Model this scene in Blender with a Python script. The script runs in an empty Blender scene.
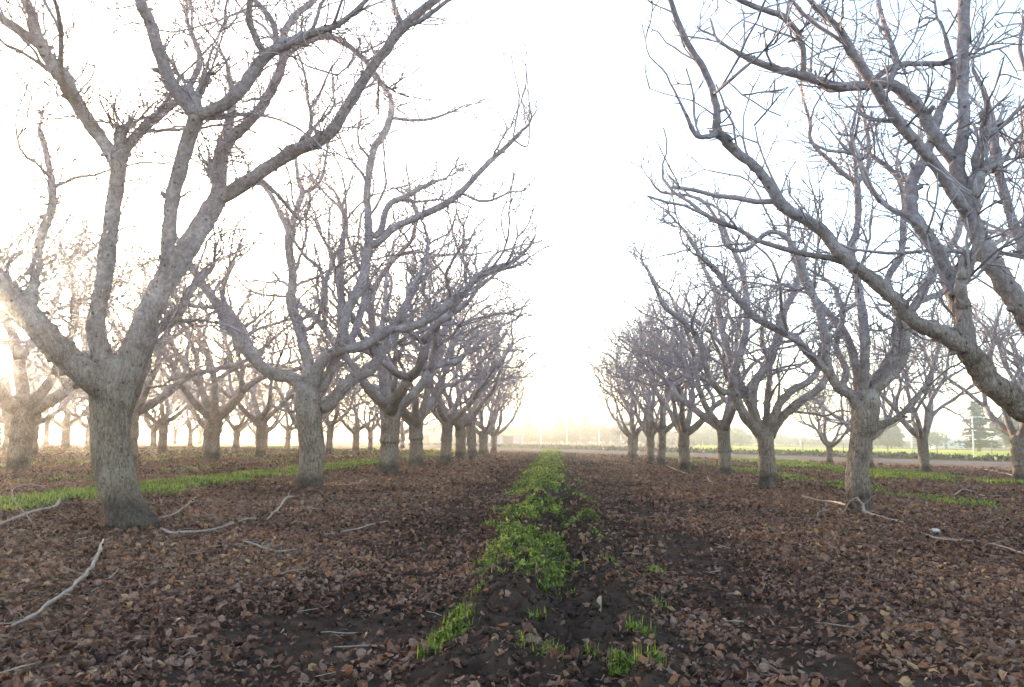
import bpy, math, random
import numpy as np
from mathutils import Vector, Matrix

random.seed(7)
rng = np.random.default_rng(11)
sc = bpy.context.scene
COL = sc.collection
EYE = 1.3
F = 800.0

# ------------------------------------------------------------------ camera
r_ = Vector((1, -0.007, (42 + 0.007 * 96.5) / F)).normalized()
d_ = Vector((42, -96.5, -F)).normalized()
u_ = r_.cross(d_).normalized()
r_ = d_.cross(u_).normalized()
C2W = Matrix((r_, d_, u_))
CAM = Vector((0, 0, EYE))
cd = bpy.data.cameras.new('camera')
cam = bpy.data.objects.new('camera', cd)
COL.objects.link(cam)
cd.sensor_width = 36
cd.lens = F / 1024 * 36
cd.clip_start = 0.05
cd.clip_end = 8000
cam.matrix_world = Matrix.Translation(CAM) @ C2W.to_4x4()
sc.camera = cam

def ray(px, py):
    return C2W @ Vector((px - 512, 343.5 - py, -F))
def at(px, py, Y):
    w = ray(px, py); t = Y / w.y
    return CAM + w * t, t
def ground_at(px, py, z=0.0):
    w = ray(px, py); t = (z - EYE) / w.z
    return CAM + w * t, t

# ------------------------------------------------------------------ noise
def hash2(ix, iy, s):
    n = (ix.astype(np.int64) * 374761393 + iy.astype(np.int64) * 668265263 + s * 974711) & 0xffffffff
    n = ((n ^ (n >> 13)) * 1274126177) & 0xffffffff
    return ((n ^ (n >> 16)) & 0xffff) / 65535.0
def vnoise(x, y, s=0):
    ix, iy = np.floor(x), np.floor(y)
    fx, fy = x - ix, y - iy
    fx = fx * fx * (3 - 2 * fx); fy = fy * fy * (3 - 2 * fy)
    a = hash2(ix, iy, s); b = hash2(ix + 1, iy, s); c = hash2(ix, iy + 1, s); d = hash2(ix + 1, iy + 1, s)
    return (a + (b - a) * fx) * (1 - fy) + (c + (d - c) * fx) * fy - 0.5
def fbm(x, y, s=0, o=3):
    v = 0; a = 1.0
    for k in range(o):
        v = v + a * vnoise(x * 2 ** k, y * 2 ** k, s + k); a *= 0.5
    return v
ROWS = [-65.45, -53.55, -41.65, -29.75, -17.85, -5.95, 5.95, 17.85]
SN = (0.79, 0.61)                       # normal of the road that crosses the orchard's far end
FEET = [(at(131, 540, 11.1)[0].x, 11.1), (at(310, 498, 19.2)[0].x, 19.2), (at(860, 503, 15.8)[0].x, 15.8), (at(767, 482, 22.8)[0].x, 22.8), (-5.95, 28.0), (5.95, 29.6)]
def smooth(a, b, x):
    t = np.clip((x - a) / (b - a), 0, 1); return t * t * (3 - 2 * t)
def height(x, y):
    x = np.asarray(x, float); y = np.asarray(y, float)
    s = SN[0] * x + SN[1] * y
    m = (1 - smooth(44, 54, s)) * smooth(-70, -40, -np.abs(x + 20)) * smooth(-30, -5, y)
    h = 0.05 * fbm(x * 0.6, y * 0.6, 1) + 0.055 * fbm(x * 3.1, y * 3.1, 5)
    near = 1 - smooth(14, 40, y)
    strip = np.exp(-((x + 0.02) / 0.72) ** 4)
    h = h + strip * (0.05 + 0.09 * np.exp(-((x + 0.42) / 0.25) ** 2) + 0.07 * np.exp(-((x - 0.6) / 0.22) ** 2)
                     - 0.07 * np.exp(-((x - 0.16) / 0.2) ** 2))
    h = h + strip * (0.5 * near + 0.5) * (0.20 * np.abs(fbm(x * 3.9, y * 3.3, 9)) + 0.13 * np.abs(fbm(x * 8, y * 7, 13)) + 0.05 * fbm(x * 27, y * 23, 17))
    for k in (-1.55, 1.6):
        h = h - 0.035 * np.exp(-((x - k) / 0.33) ** 2)
    for rx in (-17.85, -5.95, 5.95, 17.85):
        h = h + 0.02 * np.exp(-((x - rx) / 1.1) ** 2)
    for tx, ty in FEET:
        d2_ = (x - tx) ** 2 + (y - ty) ** 2
        h = h + (0.015 + 0.12 * fbm(x * 3.7, y * 3.7, 63)) * np.exp(-d2_ / 0.42)
    return h * m
def hz(x, y):
    return float(height(np.array([x]), np.array([y]))[0])

# ------------------------------------------------------------------ object helpers
def mesh_np(name, V, faces_list, mat, parent=None, smooth_=True, tint=None, link=True):
    """V (n,3); faces_list: list of (m,k) int arrays"""
    me = bpy.data.meshes.new(name)
    V = np.asarray(V, np.float32)
    me.vertices.add(len(V)); me.vertices.foreach_set('co', V.ravel())
    loops = np.concatenate([f.ravel() for f in faces_list]).astype(np.int32)
    tot = np.concatenate([np.full(len(f), f.shape[1]) for f in faces_list]).astype(np.int32)
    st = np.concatenate([[0], np.cumsum(tot)[:-1]]).astype(np.int32)
    me.loops.add(len(loops)); me.loops.foreach_set('vertex_index', loops)
    me.polygons.add(len(tot)); me.polygons.foreach_set('loop_start', st); me.polygons.foreach_set('loop_total', tot)
    me.polygons.foreach_set('use_smooth', np.full(len(tot), smooth_))
    me.update(calc_edges=True)
    if tint is not None:
        a = me.attributes.new('tint', 'FLOAT', 'POINT'); a.data.foreach_set('value', np.asarray(tint, np.float32))
    me.materials.append(mat)
    o = bpy.data.objects.new(name, me)
    COL.objects.link(o)
    if parent is not None: o.parent = parent
    return o
def empty(name, loc):
    o = bpy.data.objects.new(name, None); o.empty_display_size = 0.3
    COL.objects.link(o); o.location = loc; return o
def tag(o, label=None, cat=None, group=None, kind=None):
    if label: o['label'] = label
    if cat: o['category'] = cat
    if group: o['group'] = group
    if kind: o['kind'] = kind
    return o

def tubes(paths, close=True):
    """paths: list of (pts list, radii list, sides). Returns V, faces. Vectorised by (P,S)."""
    groups = {}
    for p, r, s in paths: groups.setdefault((len(p), s), []).append((p, r))
    Vs, Q, T = [], [], []
    base = 0
    for (P, S), items in groups.items():
        A = np.array([i[0] for i in items], float); R = np.array([i[1] for i in items], float)
        N = len(items)
        t = np.empty_like(A)
        t[:, 1:-1] = A[:, 2:] - A[:, :-2]; t[:, 0] = A[:, 1] - A[:, 0]; t[:, -1] = A[:, -1] - A[:, -2]
        t /= np.linalg.norm(t, axis=2, keepdims=True) + 1e-9
        ref = np.where(np.abs(t[:, 0, 2:3]) < 0.8, np.array([[0, 0, 1.0]]), np.array([[1.0, 0, 0]]))
        u = np.cross(t[:, 0], ref); u /= np.linalg.norm(u, axis=1, keepdims=True)
        out = np.empty((N, P, S, 3))
        ang = np.arange(S) * 2 * math.pi / S
        ca, sa = np.cos(ang), np.sin(ang)
        for k in range(P):
            u = u - (u * t[:, k]).sum(1, keepdims=True) * t[:, k]
            u /= np.linalg.norm(u, axis=1, keepdims=True) + 1e-9
            v = np.cross(t[:, k], u)
            out[:, k] = A[:, k, None, :] + R[:, k, None, None] * (ca[None, :, None] * u[:, None, :] + sa[None, :, None] * v[:, None, :])
        Vs.append(out.reshape(-1, 3))
        n = np.arange(N)[:, None, None] * P * S; k = np.arange(P - 1)[None, :, None] * S
        i = np.arange(S)[None, None, :]; j = (i + 1) % S
        a = base + n + k + i; b = base + n + k + j
        Q.append(np.stack([a, b, b + S, a + S], -1).reshape(-1, 4))
        if close:
            nn = base + np.arange(N)[:, None] * P * S
            cap = nn + (P - 1) * S + np.arange(S)[None, :]
            T.append(cap); T.append((nn + np.arange(S)[::-1][None, :]))
        base += N * P * S
    return np.concatenate(Vs), [np.concatenate(Q)] + T

def crom(pts, n=4):
    """catmull-rom through rows of numbers"""
    P = [np.array(p, float) for p in pts]
    P = [2 * P[0] - P[1]] + P + [2 * P[-1] - P[-2]]
    out = []
    for i in range(1, len(P) - 2):
        for k in range(n):
            t = k / n
            out.append(0.5 * (2 * P[i] + (P[i + 1] - P[i - 1]) * t + (2 * P[i - 1] - 5 * P[i] + 4 * P[i + 1] - P[i + 2]) * t * t
                              + (3 * P[i] - P[i - 1] - 3 * P[i + 1] + P[i + 2]) * t ** 3))
    out.append(P[-2])
    return out

# ------------------------------------------------------------------ materials
def mat(name):
    m = bpy.data.materials.new(name); m.use_nodes = True
    nt = m.node_tree; b = nt.nodes['Principled BSDF']
    return m, nt, b
def N(nt, t, **kw):
    n = nt.nodes.new(t)
    for k, v in kw.items():
        if k in n.inputs: n.inputs[k].default_value = v
        else: setattr(n, k, v)
    return n
def ramp(nt, stops):
    r = nt.nodes.new('ShaderNodeValToRGB'); e = r.color_ramp.elements
    while len(e) < len(stops): e.new(0.5)
    for i, (p, c) in enumerate(stops):
        e[i].position = p; e[i].color = (*c, 1) if len(c) == 3 else c
    return r

def bark(name, dark, mid, light, scale=1.0, bump=0.5, moss=0.0, ridge=0.35):
    m, nt, b = mat(name); L = nt.links.new
    tc = N(nt, 'ShaderNodeTexCoord'); mp = N(nt, 'ShaderNodeMapping'); mp.inputs['Scale'].default_value = (1, 1, ridge)
    L(tc.outputs['Object'], mp.inputs['Vector'])
    n1 = N(nt, 'ShaderNodeTexNoise', Scale=22 * scale, Detail=8.0, Roughness=0.7); L(mp.outputs[0], n1.inputs['Vector'])
    n2 = N(nt, 'ShaderNodeTexNoise', Scale=3.2 * scale, Detail=5.0, Roughness=0.65); L(tc.outputs['Object'], n2.inputs['Vector'])
    v = N(nt, 'ShaderNodeTexVoronoi', Scale=16 * scale); v.feature = 'DISTANCE_TO_EDGE'; L(mp.outputs[0], v.inputs['Vector'])
    mx = N(nt, 'ShaderNodeMath', operation='MULTIPLY_ADD'); L(n1.outputs['Fac'], mx.inputs[0]); mx.inputs[1].default_value = 0.6
    ms = N(nt, 'ShaderNodeMath', operation='MULTIPLY'); L(n2.outputs['Fac'], ms.inputs[0]); ms.inputs[1].default_value = 0.42
    L(ms.outputs[0], mx.inputs[2])
    cr = ramp(nt, [(0.33, dark), (0.5, mid), (0.68, light)]); L(mx.outputs[0], cr.inputs[0])
    # lichen / scar specks
    n3 = N(nt, 'ShaderNodeTexNoise', Scale=9.0 * scale, Detail=3.0); L(tc.outputs['Object'], n3.inputs['Vector'])
    r3 = ramp(nt, [(0.62, (0, 0, 0)), (0.72, (1, 1, 1))]); L(n3.outputs['Fac'], r3.inputs[0])
    mix = N(nt, 'ShaderNodeMix', data_type='RGBA'); L(r3.outputs[0], mix.inputs['Factor']); L(cr.outputs[0], mix.inputs['A'])
    mix.inputs['B'].default_value = (0.09 + 0.1 * (1 - moss), 0.12 + 0.05 * (1 - moss), 0.04 + 0.11 * (1 - moss), 1)
    L(mix.outputs['Result'], b.inputs['Base Color'])
    b.inputs['Roughness'].default_value = 0.85
    b.inputs['Specular IOR Level'].default_value = 0.25
    bp = N(nt, 'ShaderNodeBump', Strength=bump, Distance=0.03)
    ad = N(nt, 'ShaderNodeMath', operation='MULTIPLY_ADD'); L(v.outputs['Distance'], ad.inputs[0]); ad.inputs[1].default_value = 0.8; L(n1.outputs['Fac'], ad.inputs[2])
    L(ad.outputs[0], bp.inputs['Height']); L(bp.outputs[0], b.inputs['Normal'])
    return m
def tree_bark(name, moss=0.0):
    m, nt, b = mat(name); L = nt.links.new
    tc = N(nt, 'ShaderNodeTexCoord'); sx = N(nt, 'ShaderNodeSeparateXYZ'); L(tc.outputs['Object'], sx.inputs[0])
    mp = N(nt, 'ShaderNodeMapping'); mp.inputs['Scale'].default_value = (1, 1, 0.3); L(tc.outputs['Object'], mp.inputs['Vector'])
    nb = N(nt, 'ShaderNodeTexNoise', Scale=2.6, Detail=5.0, Roughness=0.65); L(tc.outputs['Object'], nb.inputs['Vector'])
    n1 = N(nt, 'ShaderNodeTexNoise', Scale=24.0, Detail=9.0, Roughness=0.75); L(mp.outputs[0], n1.inputs['Vector'])
    n0 = N(nt, 'ShaderNodeTexNoise', Scale=17.0, Detail=8.0, Roughness=0.75); L(tc.outputs['Object'], n0.inputs['Vector'])
    def mixv(a, bb, f):
        x = N(nt, 'ShaderNodeMix', data_type='RGBA'); L(f, x.inputs['Factor']); L(a, x.inputs['A']); L(bb, x.inputs['B']); return x.outputs['Result']
    def ms(a, k, add=None):
        x = N(nt, 'ShaderNodeMath', operation='MULTIPLY_ADD'); L(a, x.inputs[0]); x.inputs[1].default_value = k
        if add is None: x.inputs[2].default_value = 0
        elif isinstance(add, float): x.inputs[2].default_value = add
        else: L(add, x.inputs[2])
        return x.outputs[0]
    # height with a ragged edge
    zz = ms(nb.outputs['Fac'], 1.2, sx.outputs[2])
    up = N(nt, 'ShaderNodeMapRange'); L(zz, up.inputs[0]); up.inputs[1].default_value = 2.3; up.inputs[2].default_value = 4.4
    lo = N(nt, 'ShaderNodeMapRange'); L(ms(n0.outputs['Fac'], 0.25, sx.outputs[2]), lo.inputs[0]); lo.inputs[1].default_value = 0.44; lo.inputs[2].default_value = 0.62
    tv = ms(n1.outputs['Fac'], 0.62, ms(nb.outputs['Fac'], 0.4)); lv = ms(n0.outputs['Fac'], 0.6, ms(nb.outputs['Fac'], 0.42))
    ct = ramp(nt, [(0.38, (0.12, 0.085, 0.062)), (0.5, (0.30, 0.225, 0.17)), (0.64, (0.47, 0.385, 0.31))]); L(tv, ct.inputs[0])
    cb = ramp(nt, [(0.38, (0.04, 0.028, 0.021)), (0.5, (0.11, 0.08, 0.062)), (0.66, (0.21, 0.17, 0.14))]); L(tv, cb.inputs[0])
    cl = ramp(nt, [(0.36, (0.17, 0.135, 0.14)), (0.5, (0.33, 0.272, 0.283)), (0.64, (0.56, 0.495, 0.52))]); L(lv, cl.inputs[0])
    c = mixv(cb.outputs[0], ct.outputs[0], lo.outputs[0]); c = mixv(c, cl.outputs[0], up.outputs[0])
    n3 = N(nt, 'ShaderNodeTexNoise', Scale=3.5, Detail=7.0, Roughness=0.8); L(tc.outputs['Object'], n3.inputs['Vector'])
    r3 = ramp(nt, [(0.56 - 0.06 * moss, (0, 0, 0)), (0.72, (0.55, 0.55, 0.55))]); L(n3.outputs['Fac'], r3.inputs[0])
    gm = N(nt, 'ShaderNodeRGB'); gm.outputs[0].default_value = (0.15, 0.14, 0.05, 1) if moss else (0.26, 0.26, 0.22, 1)
    c = mixv(c, gm.outputs[0], r3.outputs[0])
    v4 = N(nt, 'ShaderNodeTexVoronoi', Scale=7.0); L(tc.outputs['Object'], v4.inputs['Vector'])
    r4 = ramp(nt, [(0.10, (1, 1, 1)), (0.17, (0, 0, 0))]); L(v4.outputs['Distance'], r4.inputs[0])
    dk = N(nt, 'ShaderNodeRGB'); dk.outputs[0].default_value = (0.06, 0.048, 0.042, 1)
    k = N(nt, 'ShaderNodeMath', operation='MULTIPLY'); L(r4.outputs[0], k.inputs[0]); k.inputs[1].default_value = 0.75
    c = mixv(c, dk.outputs[0], k.outputs[0])
    wn = N(nt, 'ShaderNodeTexNoise', Scale=9.0, Detail=3.0); L(mp.outputs[0], wn.inputs['Vector'])
    wa = N(nt, 'ShaderNodeMix', data_type='RGBA', blend_type='LINEAR_LIGHT'); wa.inputs['Factor'].default_value = 0.09; L(mp.outputs[0], wa.inputs['A']); L(wn.outputs['Color'], wa.inputs['B'])
    v = N(nt, 'ShaderNodeTexVoronoi', Scale=21.0); v.feature = 'DISTANCE_TO_EDGE'; L(wa.outputs['Result'], v.inputs['Vector'])
    ck = ramp(nt, [(0.0, (0.38, 0.35, 0.32)), (0.09, (1, 1, 1))]); L(v.outputs['Distance'], ck.inputs[0])
    upi = N(nt, 'ShaderNodeMapRange'); L(up.outputs[0], upi.inputs[0]); upi.inputs[3].default_value = 0.85; upi.inputs[4].default_value = 0.12
    cm = N(nt, 'ShaderNodeMix', data_type='RGBA', blend_type='MULTIPLY'); L(upi.outputs[0], cm.inputs['Factor']); L(c, cm.inputs['A']); L(ck.outputs[0], cm.inputs['B']); c = cm.outputs['Result']
    L(c, b.inputs['Base Color']); b.inputs['Roughness'].default_value = 0.85; b.inputs['Specular IOR Level'].default_value = 0.25
    ht = mixv(ms(v.outputs['Distance'], 1.0, ms(n1.outputs['Fac'], 1.0)), ms(n0.outputs['Fac'], 0.8), up.outputs[0])
    bp = N(nt, 'ShaderNodeBump', Strength=1.0, Distance=0.07); L(ht, bp.inputs['Height']); L(bp.outputs[0], b.inputs['Normal'])
    return m
M_TRUNK = bark('trunk_bark', (0.09, 0.075, 0.065), (0.21, 0.18, 0.16), (0.34, 0.31, 0.28), 1.0, 1.0, 0.25)
M_MOSS = bark('mossy_trunk_bark', (0.10, 0.08, 0.06), (0.22, 0.185, 0.155), (0.33, 0.30, 0.26), 1.0, 1.0, 1.0)
M_LIMB = bark('limb_bark', (0.12, 0.10, 0.10), (0.24, 0.215, 0.22), (0.38, 0.35, 0.36), 1.0, 0.6, 0.0, 1.0)
M_TRUNK = M_LIMB = tree_bark('tree_bark'); M_MOSS = tree_bark('mossy_bark', 1.0)
M_TWIG = bark('twig_bark', (0.17, 0.14, 0.145), (0.32, 0.27, 0.285), (0.46, 0.41, 0.43), 2.0, 0.2, 0.0, 1.0)
M_DEAD = bark('dead_branch_bark', (0.13, 0.10, 0.08), (0.27, 0.215, 0.175), (0.42, 0.355, 0.29), 2.0, 0.3, 0.0, 1.0)

def leafmat(name, stops, trans=0.35, rough=0.7):
    m, nt, b = mat(name); L = nt.links.new
    a = N(nt, 'ShaderNodeAttribute'); a.attribute_name = 'tint'
    cr = ramp(nt, stops); L(a.outputs['Fac'], cr.inputs[0])
    tc = N(nt, 'ShaderNodeTexCoord')
    n1 = N(nt, 'ShaderNodeTexNoise', Scale=45.0, Detail=4.0, Roughness=0.7); L(tc.outputs['Object'], n1.inputs['Vector'])
    mr = N(nt, 'ShaderNodeMapRange'); L(n1.outputs['Fac'], mr.inputs[0])
    mr.inputs[1].default_value = 0.3; mr.inputs[2].default_value = 0.7; mr.inputs[3].default_value = 0.55; mr.inputs[4].default_value = 1.35
    mm = N(nt, 'ShaderNodeMix', data_type='RGBA', blend_type='MULTIPLY'); mm.inputs['Factor'].default_value = 1
    L(cr.outputs[0], mm.inputs['A']); L(mr.outputs[0], mm.inputs['B'])
    L(mm.outputs['Result'], b.inputs['Base Color']); b.inputs['Roughness'].default_value = rough
    b.inputs['Specular IOR Level'].default_value = 0.15 if rough > 0.6 else 0.3
    tr = N(nt, 'ShaderNodeBsdfTranslucent'); L(mm.outputs['Result'], tr.inputs['Color'])
    ms = N(nt, 'ShaderNodeMixShader'); ms.inputs[0].default_value = trans
    L(b.outputs[0], ms.inputs[1]); L(tr.outputs[0], ms.inputs[2])
    L(ms.outputs[0], nt.nodes['Material Output'].inputs['Surface'])
    return m
M_LITTER = leafmat('leaf_litter', [(0.0, (0.03, 0.016, 0.012)), (0.25, (0.09, 0.046, 0.033)), (0.45, (0.17, 0.090, 0.062)), (0.6, (0.22, 0.125, 0.088)), (0.74, (0.27, 0.175, 0.135)), (0.84, (0.27, 0.115, 0.055)), (0.97, (0.28, 0.15, 0.085)), (1.0, (0.4, 0.25, 0.13))], 0.2)
M_WEED = leafmat('weed_leaf', [(0.0, (0.025, 0.045, 0.015)), (0.45, (0.09, 0.15, 0.03)), (1.0, (0.40, 0.44, 0.07))], 0.45, 0.5)
M_FAR = leafmat('far_foliage', [(0.0, (0.03, 0.035, 0.02)), (1.0, (0.09, 0.10, 0.05))], 0.2)

def plain(name, c, rough=0.8, noise=0.3, scale=6.0, metal=0.0):
    m, nt, b = mat(name); L = nt.links.new
    tc = N(nt, 'ShaderNodeTexCoord'); n1 = N(nt, 'ShaderNodeTexNoise', Scale=scale, Detail=6.0, Roughness=0.65)
    L(tc.outputs['Object'], n1.inputs['Vector'])
    lo = tuple(x * (1 - noise) for x in c); hi = tuple(min(1, x * (1 + noise)) for x in c)
    cr = ramp(nt, [(0.3, lo), (0.7, hi)]); L(n1.outputs['Fac'], cr.inputs[0]); L(cr.outputs[0], b.inputs['Base Color'])
    b.inputs['Roughness'].default_value = rough; b.inputs['Metallic'].default_value = metal
    if rough >= 0.9: b.inputs['Specular IOR Level'].default_value = 0.0
    return m
M_ROAD = plain('road_dust', (0.15, 0.13, 0.12), 0.9, 0.3, 0.4)
M_BANK = plain('bank_soil', (0.055, 0.05, 0.035), 0.9, 0.5, 0.25)
M_FIELD = plain('field_green', (0.32, 0.35, 0.07), 0.9, 0.3, 0.12)
M_POLE = plain('pole_paint', (0.62, 0.62, 0.6), 0.6, 0.1)
M_POST = plain('fence_wood', (0.22, 0.19, 0.16), 0.9, 0.3)
M_WALL = plain('shed_wall', (0.2, 0.235, 0.28), 0.6, 0.1, 1.0)
M_ROOF = plain('shed_roof', (0.38, 0.38, 0.38), 0.5, 0.1, 1.0)
M_PALE = plain('pale_wall', (0.6, 0.58, 0.55), 0.7, 0.08, 1.0)
M_DARK = plain('dark_opening', (0.03, 0.03, 0.035), 0.6, 0.1)
M_STAKE = plain('weathered_wood', (0.28, 0.22, 0.165), 0.8, 0.2, 30.0)
M_STONE = plain('pale_stone', (0.55, 0.49, 0.42), 0.8, 0.15, 20.0)

def ground_mat():
    m, nt, b = mat('orchard_floor'); L = nt.links.new
    tc = N(nt, 'ShaderNodeTexCoord')
    sx = N(nt, 'ShaderNodeSeparateXYZ'); L(tc.outputs['Object'], sx.inputs[0])
    n1 = N(nt, 'ShaderNodeTexNoise', Scale=5.0, Detail=10.0, Roughness=0.75); L(tc.outputs['Object'], n1.inputs['Vector'])
    soil = ramp(nt, [(0.3, (0.030, 0.0195, 0.0145)), (0.55, (0.062, 0.042, 0.032)), (0.8, (0.12, 0.085, 0.066))]); L(n1.outputs['Fac'], soil.inputs[0])
    vo = N(nt, 'ShaderNodeTexVoronoi', Scale=24.0); vo.inputs['Randomness'].default_value = 1.0; L(tc.outputs['Object'], vo.inputs['Vector'])
    sp = N(nt, 'ShaderNodeSeparateColor'); L(vo.outputs['Color'], sp.inputs[0])
    lit = ramp(nt, [(0.0, (0.028, 0.02, 0.017)), (0.4, (0.11, 0.065, 0.045)), (0.8, (0.20, 0.13, 0.09)), (1.0, (0.30, 0.19, 0.11))]); L(sp.outputs[0], lit.inputs[0])
    # leaf cover mask: little on the dug strip in the middle, broken elsewhere
    ab = N(nt, 'ShaderNodeMath', operation='ABSOLUTE'); L(sx.outputs[0], ab.inputs[0])
    mr = N(nt, 'ShaderNodeMapRange'); L(ab.outputs[0], mr.inputs[0]); mr.inputs[1].default_value = 2.0; mr.inputs[2].default_value = 3.6; mr.inputs[3].default_value = 0.0; mr.inputs[4].default_value = 1.0
    n2 = N(nt, 'ShaderNodeTexNoise', Scale=2.3, Detail=6.0, Roughness=0.7); L(tc.outputs['Object'], n2.inputs['Vector'])
    ad = N(nt, 'ShaderNodeMath', operation='ADD'); L(mr.outputs[0], ad.inputs[0]); L(n2.outputs['Fac'], ad.inputs[1])
    rr = ramp(nt, [(0.72, (0, 0, 0)), (1.05, (1, 1, 1))]); L(ad.outputs[0], rr.inputs[0])
    mix = N(nt, 'ShaderNodeMix', data_type='RGBA'); L(rr.outputs[0], mix.inputs['Factor']); L(soil.outputs[0], mix.inputs['A']); L(lit.outputs[0], mix.inputs['B'])
    L(mix.outputs['Result'], b.inputs['Base Color']); b.inputs['Roughness'].default_value = 1.0; b.inputs['Specular IOR Level'].default_value = 0.02
    n3 = N(nt, 'ShaderNodeTexNoise', Scale=35.0, Detail=6.0, Roughness=0.7); L(tc.outputs['Object'], n3.inputs['Vector'])
    bp = N(nt, 'ShaderNodeBump', Strength=0.8, Distance=0.02); L(n3.outputs['Fac'], bp.inputs['Height']); L(bp.outputs[0], b.inputs['Normal'])
    return m
M_GROUND = ground_mat()

# ------------------------------------------------------------------ ground sheet
def axis(segs):
    out = []
    for a, b, st in segs:
        out += list(np.arange(a, b, st))
    out.append(segs[-1][1])
    return np.array(out)
xs = axis([(-1500, -200, 130), (-200, -80, 12), (-80, -20, 1.2), (-20, -8, 0.22), (-8, -1.3, 0.075), (-1.3, 1.3, 0.028), (1.3, 8, 0.075), (8, 20, 0.22), (20, 80, 1.2), (80, 200, 12), (200, 1500, 130)])
ys = axis([(-300, -20, 20), (-20, 2.5, 1.0), (2.5, 8, 0.032), (8, 16, 0.07), (16, 36, 0.18), (36, 110, 0.7), (110, 200, 8), (200, 2600, 120)])
XX, YY = np.meshgrid(xs, ys)
ZZ = height(XX, YY)
V = np.stack([XX, YY, ZZ], -1).reshape(-1, 3)
nx, ny = len(xs), len(ys)
i = np.arange(nx - 1)[None, :]; j = np.arange(ny - 1)[:, None] * nx
a = (i + j)
Fq = np.stack([a, a + 1, a + 1 + nx, a + nx], -1).reshape(-1, 4)
g = mesh_np('ground', V, [Fq], M_GROUND)
tag(g, 'dark orchard soil floor', kind='structure')

# sheets beyond the orchard, lying obliquely (road, bank, field)
TD = (-SN[1], SN[0])
def sheet(name, s0, s1, t0, t1, z, m, label, ns=24, nt_=60, amp=0.0, shear=0.0):
    S = np.linspace(s0, s1, ns); T = np.linspace(t0, t1, nt_)
    SS, TT = np.meshgrid(S, T)
    TT = TT + (SS - s0) * shear
    w = np.zeros_like(SS)
    w[:, 0] = -1; w[:, -1] = 1
    SS = SS + np.abs(w) * 1.2 * fbm(TT * 0.08, SS * 0.1, 3)
    X = SN[0] * SS + TD[0] * TT; Y = SN[1] * SS + TD[1] * TT
    prof = np.sin(np.linspace(0, math.pi, ns))[None, :]
    Z = z + amp * prof * (1 + 0.6 * fbm(TT * 0.3, SS * 0.3, 8))
    V = np.stack([X, Y, Z], -1).reshape(-1, 3)
    i = np.arange(ns - 1)[None, :]; j = np.arange(nt_ - 1)[:, None] * ns
    a = i + j
    Fq = np.stack([a, a + 1, a + 1 + ns, a + ns], -1).reshape(-1, 4)
    o = mesh_np(name, V, [Fq[:, ::-1]], m); tag(o, label, kind='structure'); return o
sheet('road', 55, 70, -260, 300, 0.012, M_ROAD, 'pale dirt road crossing behind the orchard')
sheet('bank', 72, 90, -260, 300, 0.01, M_BANK, 'low dark weedy bank beyond the road', 14, 220, 0.12)
sheet('field', 92, 230, -260, 86, 0.016, M_FIELD, 'bright green field beyond the road', shear=0.9)
sheet('far_field', 96, 260, 230, 420, 0.02, plain('pale_field', (0.24, 0.22, 0.15), 0.9, 0.2, 0.1), 'pale field glimpsed behind the trees at left')

# ------------------------------------------------------------------ trees
def rnd(a, b): return random.uniform(a, b)
def nrm(v):
    l = math.sqrt(v[0] ** 2 + v[1] ** 2 + v[2] ** 2) + 1e-9
    return (v[0] / l, v[1] / l, v[2] / l)
def walk(p, d, L, n, wob, up):
    pts = [p]; st = L / n
    for _ in range(n):
        d = nrm((d[0] + rnd(-wob, wob), d[1] + rnd(-wob, wob), d[2] + rnd(-wob, wob) + up))
        p = (p[0] + d[0] * st, p[1] + d[1] * st, p[2] + d[2] * st)
        pts.append(p)
    return pts, d
def dev(d, ang, az=None):
    """direction at angle ang from d"""
    d = nrm(d)
    ref = (0, 0, 1) if abs(d[2]) < 0.9 else (1, 0, 0)
    u = nrm((d[1] * ref[2] - d[2] * ref[1], d[2] * ref[0] - d[0] * ref[2], d[0] * ref[1] - d[1] * ref[0]))
    v = (d[1] * u[2] - d[2] * u[1], d[2] * u[0] - d[0] * u[2], d[0] * u[1] - d[1] * u[0])
    az = rnd(0, 2 * math.pi) if az is None else az
    c, s = math.cos(ang), math.sin(ang); a, b = math.cos(az) * s, math.sin(az) * s
    return (d[0] * c + u[0] * a + v[0] * b, d[1] * c + u[1] * a + v[1] * b, d[2] * c + u[2] * a + v[2] * b)

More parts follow.
